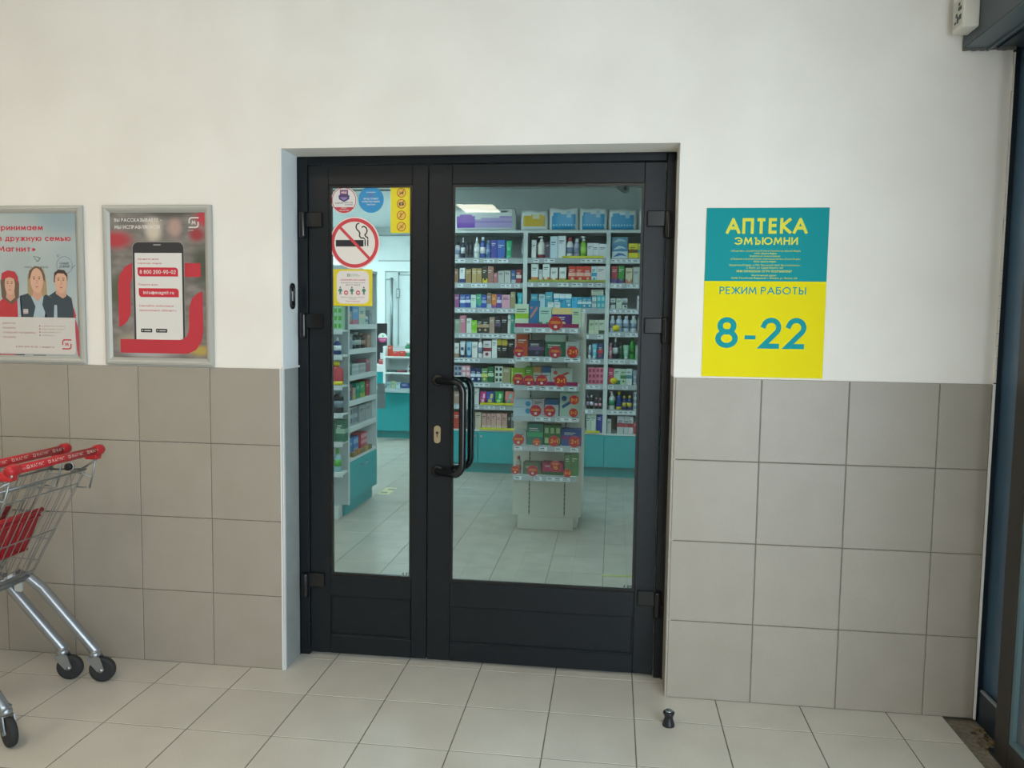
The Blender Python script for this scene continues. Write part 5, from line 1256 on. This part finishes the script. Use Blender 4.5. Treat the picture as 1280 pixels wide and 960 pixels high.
for k, z in enumerate(GOND_Z):
    s_ = box_obj('shelf', (-.862, -.440, 2.165, 2.393, z-.016, z), SHELFW, r)
    box_obj('lip', (-.862, -.440, 2.155, 2.164, z-.034, z+.001), M('a8b0b4', .4), s_)
    for xs in (-.772, -.531):
        b = MB(); b.add([(xs-.002, 2.393, z-.016), (xs-.002, 2.25, z-.016), (xs-.002, 2.393, z-.07), (xs+.002, 2.393, z-.016), (xs+.002, 2.25, z-.016), (xs+.002, 2.393, z-.07)], [(0, 1, 2), (3, 5, 4), (0, 3, 4, 1), (1, 4, 5, 2), (2, 5, 3, 0)], SHELFB); b.build('bracket', s_)
    rr = random.Random(20+k); x_ = -.85
    while x_ < -.47:
        if rr.random() < .8: inst('price_tag', GTAGS[rr.randrange(5)], s_, (x_+.026, 2.1545, z-.030))
        x_ += .051+(rr.random() < .3)*.03
    if k in (0, 2): box_obj('promo_strip', (-.856, -.446, 2.158, 2.163, z+.001, z+.026), MAG, s_)
    lst = PRODUCTS['G%d' % (k+1)]; rn = ['top', 'second', 'third', 'fourth', 'fifth', 'lowest'][k]
    for i, (x0, x1, h, kd, ds, cs) in enumerate(lst):
        product((x0+x1)/2, 2.20 if kd != 'bottle' else 2.20, z+.0005, x1-x0, h, kd, cs, '%s, %s from left on %s shelf of freestanding display' % (ds, ORD[i], rn), 'goods on the freestanding display', depth=.10)
RT = M('b41c24', .4); RT2 = M('a81838', .4); YT2 = M('e8a838', .4)
def promo(x, z, r_, t1, t2, sh, label, m=RT):
    q = Print(0, .0003); q.disc(0, 0, r_*1.06, M('c8686c', .4), 0); q.disc(0, 0, r_, m, 1)
    if t2: q.text(t1, 0, r_*.25, r_*.38, YT2, 2, r_*1.2, bold=.03); q.text(t2, 0, -r_*.6, r_*.62, YT2, 2, r_*.8, bold=.04)
    elif len(t1) > 3: q.text(t1, 0, -r_*.05, r_*.42, YT2, 2, r_*1.5, bold=.03); q.rect(-r_*.22, -r_*.72, r_*.22, -r_*.3, M('d8c8c8'), 2)
    else: q.text(t1, 0, -r_*.38, r_*.8, YT2, 2, r_*1.45, bold=.04)
    o = q.build('promo_tag', None, loc=(x, 2.150, z)); tag(o, label, 'tag', 'round red promo tags on the freestanding display')
def gx(px): return -.857+(px-643.5)*.00520
for px, z, r_, t1, t2, ds, m in ((694, 1.393, .042, 'СКИДКА', None, 'largest round red tag on the magenta strip of the top shelf', RT),
  (649.5, 1.210, .035, 'СКИДКА', None, 'round red tag on the orange brown carton', RT2), (694, 1.210, .037, 'СКИДКА', None, 'round red tag in front of the dark green carton with white label', RT2), (715.5, 1.212, .036, '2=1', None, 'red tag reading 2=1 on the white carton of the second shelf', RT),
  (648.5, 1.030, .034, 'СКИДКА', None, 'red tag at far left of the third shelf', RT2), (662, 1.024, .034, 'АКЦИЯ', None, 'red tag second from left on the third shelf', RT2), (678, 1.026, .035, 'АКЦИЯ', None, 'red tag on the blue labelled white carton of the third shelf', RT2), (701.5, 1.026, .038, '2=1', None, 'red tag reading 2=1 between the red cups on the third shelf', RT),
  (671, .829, .036, 'СКИДКА', None, 'red tag on the white and red carton of the fourth shelf', RT2), (688.5, .829, .036, 'АКЦИЯ', None, 'red tag below the blue label on the fourth shelf', RT2), (718.5, .905, .029, '3=2', None, 'upper of the two red tags reading 3=2, fourth shelf', RT), (718, .822, .027, '3=2', None, 'lower of the two red tags reading 3=2, fourth shelf', RT),
  (650, .636, .035, 'АКЦИЯ', None, 'red tag on the greyish white carton, fifth shelf left', RT), (673, .624, .024, 'СКИДКА', None, 'small orange rimmed red tag on the teal green carton', M('c04018', .4)), (694.5, .634, .033, '2=1', None, 'red tag reading 2=1 on the green striped carton', RT), (720, .634, .035, '2=1', None, 'red tag reading 2=1 on the blue and violet carton', RT),
  (646.5, .436, .026, 'АКЦИЯ', None, 'small red tag at far left of the lowest shelf', RT), (668.5, .436, .034, 'СКИДКА', None, 'red tag reading in yellow letters on the green grey carton, lowest shelf', RT2), (697, .470, .036, 'СКИДКА', '15', 'red tag with the number 15 above the magenta carton', RT2), (712, .428, .025, '3=2', None, 'red tag reading 3=2 on the pale green cartons, lowest shelf', RT)):
    promo(gx(px), z, r_, t1, t2, 0, ds, m)

# ------------------------------------------------------------------ LEFT SHELVING WITH END DISPLAY
r = thing('display_stand', 'white and teal gondola seen edge on at the left pane', 'display', (0, 0, 0))
XL = -2.078; GR = M('a9b3b4', .5)
box_obj('end_panel', (-2.62, -2.058, 2.425, 2.448, .09, 1.775), GR, r); box_obj('far_panel', (-2.62, XL, 3.145, 3.165, .09, 1.775), SHELFW, r)
box_obj('back_panel', (-2.47, -2.45, 2.448, 3.145, .09, 1.775), GR, r); box_obj('canopy', (-2.62, -2.07, 2.448, 3.145, 1.775-.02, 1.775), SHELFG, r)
b = MB(); b.box(-2.061, -2.054, 2.416, 2.43, .09, 1.775, SHELFW); b.build('corner_trim', r)
box_obj('drawer_body', (-2.45, -2.10, 2.449, 3.144, .09, .378), TEALD, r)
dd_ = box_obj('drawer', (-2.10, -2.072, 2.455, 3.138, .096, .376), TEAL, r, .002)
b = MB(); b.tube([(-2.072, 2.72, .335), (-2.058, 2.74, .328), (-2.056, 2.80, .322), (-2.058, 2.86, .328), (-2.072, 2.88, .335)], .005, M('4c7c88', .3, .6), 6); b.build('handle', dd_)
box_obj('deck', (-2.45, -2.076, 2.449, 3.144, .380, .40), SHELFW, r)
box_obj('plinth', (-2.40, -2.105, 2.47, 3.12, 0, .09), TEAL, r); box_obj('plinth', (-2.62, -2.118, 2.36, 2.46, 0, .09), SHELFW, r)
for k, z in enumerate(SIDE_Z[:5]):
    s_ = box_obj('shelf', (-2.45, -2.09, 2.449, 3.144, z-.015, z), SHELFG, r)
    b = MB(); b.box(-2.089, -2.076, 2.449, 3.144, z-.034, z+.002, SHELFW)
    b.build('lip', s_)
for k, z in enumerate(END_Z):
    s_ = box_obj('shelf', (-2.60, -2.063, 2.31, 2.424, z-.014, z), SHELFW, r)
    if k: box_obj('lip', (-2.60, -2.063, 2.302, 2.3095, z-.032, z+.002), M('c0c8ca', .4), s_)
box_obj('shelf', (-2.60, -2.063, 2.31, 2.424, 1.715, 1.729), SHELFW, r)
for k in range(6):
    z = SIDE_Z[k]; rn = ['top', 'second', 'third', 'fourth', 'fifth', 'sixth'][k]
    if k == 5: z = .4005
    for i, (y0, y1, h, kd, ds, cs) in enumerate(PRODUCTS['S%d' % (k+1)]):
        y1 = min(y1, 3.14)
        product(-2.112, (y0+y1)/2, z+.0005, y1-y0, h, kd, cs, '%s, %s from near end, %s side shelf, left gondola' % (ds, ORD[i], rn), 'goods on the side of the left gondola', rz=math.radians(90), depth=.08)
q = MB()
for i in range(5): q.box(-2.080, -2.106, 2.60+.09*i, 2.68+.09*i, .4008, .432+.006*(i % 2), M(['8a7440', 'a06838', '786c48', 'a88848', '6c6840'][i], .5))
tag(q.build('leaflets', None), 'row of brown and yellow leaflets lying on the teal drawer top of the left gondola', 'leaflets')
for k in range(7):
    z = END_Z[k]
    for i, (x0, x1, h, kd, ds, cs) in enumerate(PRODUCTS['E%d' % k]):
        product((x0+x1)/2, 2.335, z+.0005, x1-x0, min(h, .162), kd, cs, '%s on the near end of the left gondola' % ds, 'goods on the near end of the left gondola', depth=.06)
# yellow and black tape on the floor by the gondola
b = MB(); b.box(-2.09, -1.99, 3.20, 3.46, .0002, .0012, M('a8a678', .5)); b.box(-2.075, -2.02, 3.24, 3.29, .0012, .0016, M('3c4030', .5)); b.box(-2.05, -1.99, 3.36, 3.41, .0012, .0016, M('3c4030', .5))
tag(b.build('floor_tape'), 'yellow and black tape patch stuck to the floor beside the teal drawer', 'tape')
b = MB(); b.box(-.26, .05, 1.40, 1.44, .0002, .0010, M('9c9e62', .5)); tag(b.build('floor_tape'), 'faint yellow tape strip on the floor inside the wide door pane', 'tape')
# grey leaflet holder on the far end
r = thing('leaflet_holder', 'small grey holder fixed to the far end of the left gondola', 'holder', (-2.06, 3.165, .0))
box_obj('back_plate', (-.015, .045, .0, .01, .70, .90), M('8c9698', .5), r); box_obj('pocket', (-.010, .040, .01, .035, .70, .82), M('9ca6a8', .5), r); box_obj('leaflet', (-.004, .034, .012, .02, .75, .88), M('384048', .6), r)

# ------------------------------------------------------------------ COUNTER
r = thing('sales_counter', 'long teal sales counter with white top in the far room', 'counter', (0, 0, 0))
CY = 6.20
box_obj('front_panel', (-4.2, -2.0, CY, CY+.03, .09, .62), TEAL, r); box_obj('plinth', (-4.2, -2.0, CY+.04, CY+.5, 0, .09), TEALD, r); box_obj('carcass', (-4.2, -2.0, CY+.03, CY+.55, .09, .79), TEALD, r)
box_obj('bag_shelf', (-3.6, -2.86, CY-.14, CY+.0, .595, .62), WHITE, r, .004); box_obj('upper_panel', (-4.2, -2.0, CY+.005, CY+.03, .62, .79), TEAL, r); box_obj('worktop', (-4.2, -2.0, CY-.02, CY+.56, .79, .87), WHITE, r, .003)
r = thing('display_case', 'white stepped display case with small goods on the front of the counter', 'display', (0, 0, 0))
box_obj('side_panel', (-2.86, -2.835, CY-.22, CY-.021, .57, 1.10), DWF, r); box_obj('side_panel', (-2.03, -2.01, CY-.22, CY-.021, .57, 1.10), DWF, r)
DS = (.585, .80, .985)
for z in DS: s_ = box_obj('shelf', (-2.835, -2.03, CY-.22, CY-.021, z-.018, z), DWF, r)
box_obj('glass_guard', (-2.835, -2.03, CY-.225, CY-.221, .57, .62), M('a8bcc0', .2), r); box_obj('back_panel', (-2.835, -2.03, CY-.03, CY-.021, .57, 1.10), M('b8c4c4', .5), r)
CGR = 'small goods in the counter display case'
spec = [(0, -2.80, .05, .10, 'box', 'pale teal jar carton', 'a8ccd0'), (0, -2.745, .05, .11, 'box', 'pale green carton', 'b0c8a0'), (0, -2.69, .05, .10, 'box2', 'ice blue carton', 'b0ccd4 90b0c0'), (0, -2.61, .09, .09, 'box', 'navy carton', '34508c'), (0, -2.60+.09, .06, .12, 'bottle', 'white bottle with green cap', 'd0dcd8 58a860'),
        (1, -2.77, .10, .025, 'box', 'low dark green carton', '28584c'), (1, -2.65, .11, .025, 'box', 'low maroon carton', '702c38'), (1, -2.62+.09, .08, .09, 'boxp', 'black and white patterned carton', 'c8ccd0 303438'),
        (2, -2.79, .05, .12, 'box', 'orange red carton', 'c84830'), (2, -2.72, .07, .055, 'box', 'wide red carton', 'cc3c34'), (2, -2.64, .07, .06, 'box', 'second wide red carton', 'c83830')]
for i, (lv, x, w_, h, kd, ds, cs) in enumerate(spec):
    product(x, CY-.19, DS[lv]+.0005, w_, h, kd, cs, '%s on the %s shelf of the counter display case' % (ds, ('lower', 'middle', 'upper')[lv]), CGR, depth=.05)
product(-2.575, CY-.19, DS[2]+.0005, .08, .17, 'bottle', '287858 d8dcd8', 'dark green bottle on the upper shelf of the counter display case', CGR, depth=.05)
product(-2.985, CY+.12, .8705, .06, .06, 'box', 'a84048', 'dark red carton on the white worktop beside the display case', 'goods on the counter top', depth=.05)
product(-2.90, CY+.12, .8705, .07, .07, 'boxp', 'b8c4a0 58784c', 'green white carton on the white worktop beside the display case', 'goods on the counter top', depth=.05)
r = thing('monitor', 'black computer monitor on the counter seen from behind', 'monitor', (-3.09, CY+.34, .87))
box_obj('screen_housing', (-.11, .11, 0, .03, .13, .49), M('1c2024', .4), r, .004); box_obj('stand', (-.02, .02, .01, .03, .0, .14), M('1c2024', .4), r); box_obj('foot', (-.07, .07, -.04, .08, 0, .012), M('1c2024', .4), r)
r = thing('office_chair', 'black high backed office chair behind the counter', 'chair', (-3.45, CY+1.05, 0))
box_obj('backrest', (-.17, .12, 0, .06, .70, 1.42), M('1a1d20', .6), r, .02); box_obj('seat', (-.24, .20, -.42, .04, .42, .50), M('1a1d20', .6), r, .02)
b = MB(); b.tube([(-.02, -.2, .06), (-.02, -.2, .42)], .025, BLACKG, 8); b.build('column', r)
b = MB()
for k in range(5): a = 2*math.pi*k/5; b.tube([(-.02, -.2, .07), (-.02+.26*math.cos(a), -.2+.26*math.sin(a), .05)], .018, BLACKG, 6); b.lathe([(.02, -.015), (.02, .015)], BLACKG, 8, (-.02+.26*math.cos(a), -.2+.26*math.sin(a), .022), axis='y')
b.build('star_base', r)
q = Print(0, .0006); q.disc(0, 0, .058, M('d4e0d8', .4), 0); q.poly([(.058*math.cos(math.radians(a)), .058*math.sin(math.radians(a))) for a in range(180, 361, 12)], M('b83c78', .4), 1); q.poly([(-.01, .01), (.004, .04), (.018, .012)], M('58a050'), 1); q.text('акция', 0, -.032, .016, M('e0c8d4'), 2, .07, bold=.02)
tag(q.build('round_sticker', None, loc=(-3.03, CY+.338, 1.185)), 'round white and pink sticker with green leaf on the back of the monitor', 'sticker')
# ------------------------------------------------------------------ SHOPPING TROLLEYS
RP = M('b8232c', .35); RPD = M('9a1c26', .4)
def trolley(dx, label):
    r = thing('shopping_trolley', label, 'trolley', (-2.15+dx, -.44, 0), 'red and chrome shopping trolleys')
    ox = 2.15; oy = .44
    def T(x, y, z): return (x+ox, y, z)
    HW = .235
    # basket outline: rear panel leans forward towards its foot
    TR, TF, BR, BF = (-2.185, .825), (-3.0, .80), (-2.405, .405), (-2.90, .46)
    def tp(x, w_, z, s_): return T(x, s_*w_, z)
    wr, wf, vr, vf = .232, .185, .205, .15
    b = MB()
    top = [tp(TR[0], wr, TR[1], 1), tp(TF[0], wf, TF[1], 1), tp(TF[0], wf, TF[1], -1), tp(TR[0], wr, TR[1], -1)]
    bot = [tp(BR[0], vr, BR[1], 1), tp(BF[0], vf, BF[1], 1), tp(BF[0], vf, BF[1], -1), tp(BR[0], vr, BR[1], -1)]
    b.tube(top, .0042, WIRE, 6, closed=True); b.tube(bot, .0042, WIRE, 6, closed=True); b.build('rim', r)
    def lp(a, c, t_): return tuple(a[i]+(c[i]-a[i])*t_ for i in range(3))
    b = MB()
    for s_ in (0, 1):
        A0, A1 = (top[0], top[1]) if s_ == 0 else (top[3], top[2]); B0, B1 = (bot[0], bot[1]) if s_ == 0 else (bot[3], bot[2])
        for k in range(17): t_ = k/16; b.tube([lp(A0, A1, t_), lp(B0, B1, t_)], .0018, WIRE, 4, False)
        for v in (.18, .40, .64, .84): b.tube([lp(A0, B0, v), lp(A1, B1, v)], .0020, WIRE, 4, False)
    for k in range(9): t_ = k/8; b.tube([lp(top[1], top[2], t_), lp(bot[1], bot[2], t_)], .0018, WIRE, 4, False)
    for v in (.3, .6): b.tube([lp(top[1], bot[1], v), lp(top[2], bot[2], v)], .0018, WIRE, 4, False)
    for k in range(9): t_ = k/8; b.tube([lp(bot[0], bot[3], t_), lp(bot[1], bot[2], t_)], .0018, WIRE, 4, False)
    for v in (.2, .4, .6, .8): b.tube([lp(bot[0], bot[1], v), lp(bot[3], bot[2], v)], .0018, WIRE, 4, False)
    b.build('wire_basket', r)
    b = MB() # rear gate
    for k in range(12): t_ = .03+.94*k/11; b.tube([lp(top[0], top[3], t_), lp(bot[0], bot[3], t_)], .0020, WIRE, 4, False)
    for v in (.13, .55, .92): b.tube([lp(top[0], bot[0], v), lp(top[3], bot[3], v)], .0026, WIRE, 5, False)
    b.build('rear_gate', r)
    # hip stays between basket and handle
    for s_ in (1, -1):
        b = MB(); b.tube([T(-2.125, s_*.212, .885), T(-2.150, s_*.218, .80), T(-2.165, s_*.222, .755)], .0035, WIRE, 6); b.tube([T(-2.15, s_*.218, .80), T(-2.26, s_*.226, .823)], .0028, WIRE, 5); b.tube([T(-2.165, s_*.222, .757), T(-2.22, s_*.226, .757)], .0028, WIRE, 5); b.tube([T(-2.13, s_*.214, .865), T(-2.20, s_*.228, .825)], .004, WIRE, 6); b.build('handle_stay', r)
    b = MB(); b.tube([T(-2.12, -.205, .903), T(-2.12, .212, .903)], .0148, RP, 14); hb_ = b.build('handle', r)
    q = Print(0, .0)
    WL = M('d8c8bc', .5)
    for k in range(4): # lettering wraps on the side of the grip that faces back
        vs, fs = stroke_text('МАГНИТ', .2); x0 = min(v[0] for v in vs); x1 = max(v[0] for v in vs); k_ = .011; yc = -.150+.100*k
        pts = []
        for a, c, k__ in vs: ang = -.15+(c*k_-.0055)/.0155+.45; yy = yc+(a-x0)*.062/(x1-x0); pts.append(T(-2.12+(.01505+k__*.00006)*math.cos(ang), yy, .903+(.01505+k__*.00006)*math.sin(ang)))
        q.add(pts, fs, WL)
        for (a0, a1, c0, c1) in ((0, .3, 0, .22), (0, .22, .3, 1), (.1, 1, .8, 1), (.78, 1, 0, .7), (.0, .9, 0, .2)):
            v4 = []
            for a, c in ((a0, c0), (a1, c0), (a1, c1), (a0, c1)): ang = .3+(c*.011-.0055)/.0155; v4.append(T(-2.12+.0151*math.cos(ang), yc-.018+a*.012, .903+.0151*math.sin(ang)))
            q.add(v4, [(0, 1, 2, 3)], WL)
    q.build('lettering', hb_)
    for s_ in (1, -1):
        b = MB(); ya = s_*.212
        b.lathe([(.0, -.026), (.014, -.024), (.019, -.016), (.0205, 0), (.019, .016), (.014, .024), (0, .026)], RP, 14, T(-2.12, ya, .903), axis='y')
        b.box(-2.165+ox, -2.115+ox, ya-.017, ya+.017, .868, .900, RP, .007); b.lathe([(.006, -.002), (.006, .002)], M('c0b8b0', .3, .8), 10, T(-2.112, ya-.018 if s_ < 0 else ya+.018, .888), axis='y')
        b.build('handle_bracket', r)
    # folding child seat flap
    b = MB(); nn = 7; U0, U1 = -.20, .20
    def FL(v, y): x_ = -2.345+(-.058)*v; z_ = .672-.152*v; return T(x_, y, z_)
    vs = [FL(0, U0), FL(0, U1), FL(1, U1*.93), FL(1, U0*.93)]; b.add(vs+[(x_-.006, y_, z_-.002) for x_, y_, z_ in vs], [(0, 1, 2, 3), (7, 6, 5, 4), (0, 4, 5, 1), (1, 5, 6, 2), (2, 6, 7, 3), (3, 7, 4, 0)], RPD)
    b.tube([FL(0, U0), FL(0, U1)], .0085, RP, 8); b.tube([FL(.16, U0), FL(.16, U1)], .0045, RP, 6); b.tube([FL(1, U0*.93), FL(1, U1*.93)], .006, RP, 6)
    for k in range(nn): y_ = U0+(U1-U0)*(k+.5)/nn; b.tube([FL(.02, y_), FL(1, y_*.93)], .004, RP, 5)
    b.build('child_seat_flap', r)
    b = MB(); b.lathe([(.010, -.016), (.014, -.014), (.014, .004), (.010, .014)], M('15171a', .3), 12, T(-2.215, .185, .842), axis='y'); b.lathe([(.0150, -.002), (.0150, .003)], M('c8ccd0', .3), 12, T(-2.215, .185, .842), axis='y'); b.build('coin_lock', r)
    # chassis
    b = MB(); b.tube([T(-2.40, -.20, .415), T(-2.40, .20, .415)], .009, STEEL, 8); b.build('cross_plate', r)
    for s_ in (1, -1):
        b = MB(); b.tube([T(-2.44, s_*.175, .425), T(-2.40, s_*.195, .405), T(-2.36, s_*.205, .365), T(-2.17, s_*.232, .125), T(-2.162, s_*.233, .112)], .0195, STEEL, 12); b.build('leg', r)
        b = MB(); b.tube([T(-2.44, s_*.175, .425), T(-2.62, s_*.165, .33), T(-2.88, s_*.15, .135)], .014, STEEL, 10); b.build('leg', r)
        b = MB(); b.box(-2.455+ox, -2.425+ox, s_*.185-.008, s_*.185+.008, .355, .395, M('b8bab4', .5), .003); b.build('clip', r)
        for xw, yw, rz in ((-2.150, s_*.235, .25), (-2.89, s_*.15, 0)):
            cst = bpy.data.objects.new('caster', None); COL.objects.link(cst); cst.parent = r; cst.location = T(xw, yw, 0); cst.rotation_euler.z = rz if s_ > 0 else -.55
            b = MB(); b.lathe([(.019, .100), (.021, .104), (.021, .112), (.018, .118), (.018, .128)], STEEL, 14, (-.018, 0, 0))
            for sd in (-1, 1): b.prism([(-.040, .102), (.004, .102), (.020, .052), (.008, .040), (-.006, .046), (-.040, .088)], sd*.017-.002, sd*.017+.002, STEEL)
            b.build('fork', cst)
            b = MB(); R0 = .048
            b.lathe([(R0*.72, -.012), (R0*.93, -.012), (R0, -.007), (R0, .007), (R0*.93, .012), (R0*.72, .012)], RUBBER, 24, (.008, 0, R0+.0005), axis='y')
            b.lathe([(0, -.008), (R0*.72, -.009), (R0*.72, .009), (0, .008)], M('1d1f21', .5), 20, (.008, 0, R0+.0005), axis='y'); b.lathe([(.008, -.020), (.008, .020)], STEEL, 10, (.008, 0, R0+.0005), axis='y')
            b.build('wheel', cst)
    return r
trolley(0, 'shopping trolley nearest the door with full red handle in view')
trolley(-.135, 'shopping trolley nested behind, its red handle cut by the left edge')
# ------------------------------------------------------------------ DOOR STOP
r = thing('door_stop', 'small black rubber door stop with metal cap on the floor by right tiled wall', 'door stop', (-.003, -.215, 0))
b = MB(); b.lathe([(.021, 0), (.0215, .003), (.020, .010), (.0155, .026), (.0150, .032), (.019, .042), (.0205, .046), (.0200, .049), (.012, .051)], M('1b1e22', .3), 20); b.build('body', r)
b = MB(); b.lathe([(.0135, .0505), (.0135, .0545), (.011, .0565), (0, .057)], M('8c949a', .3, .9), 16); b.build('cap', r)
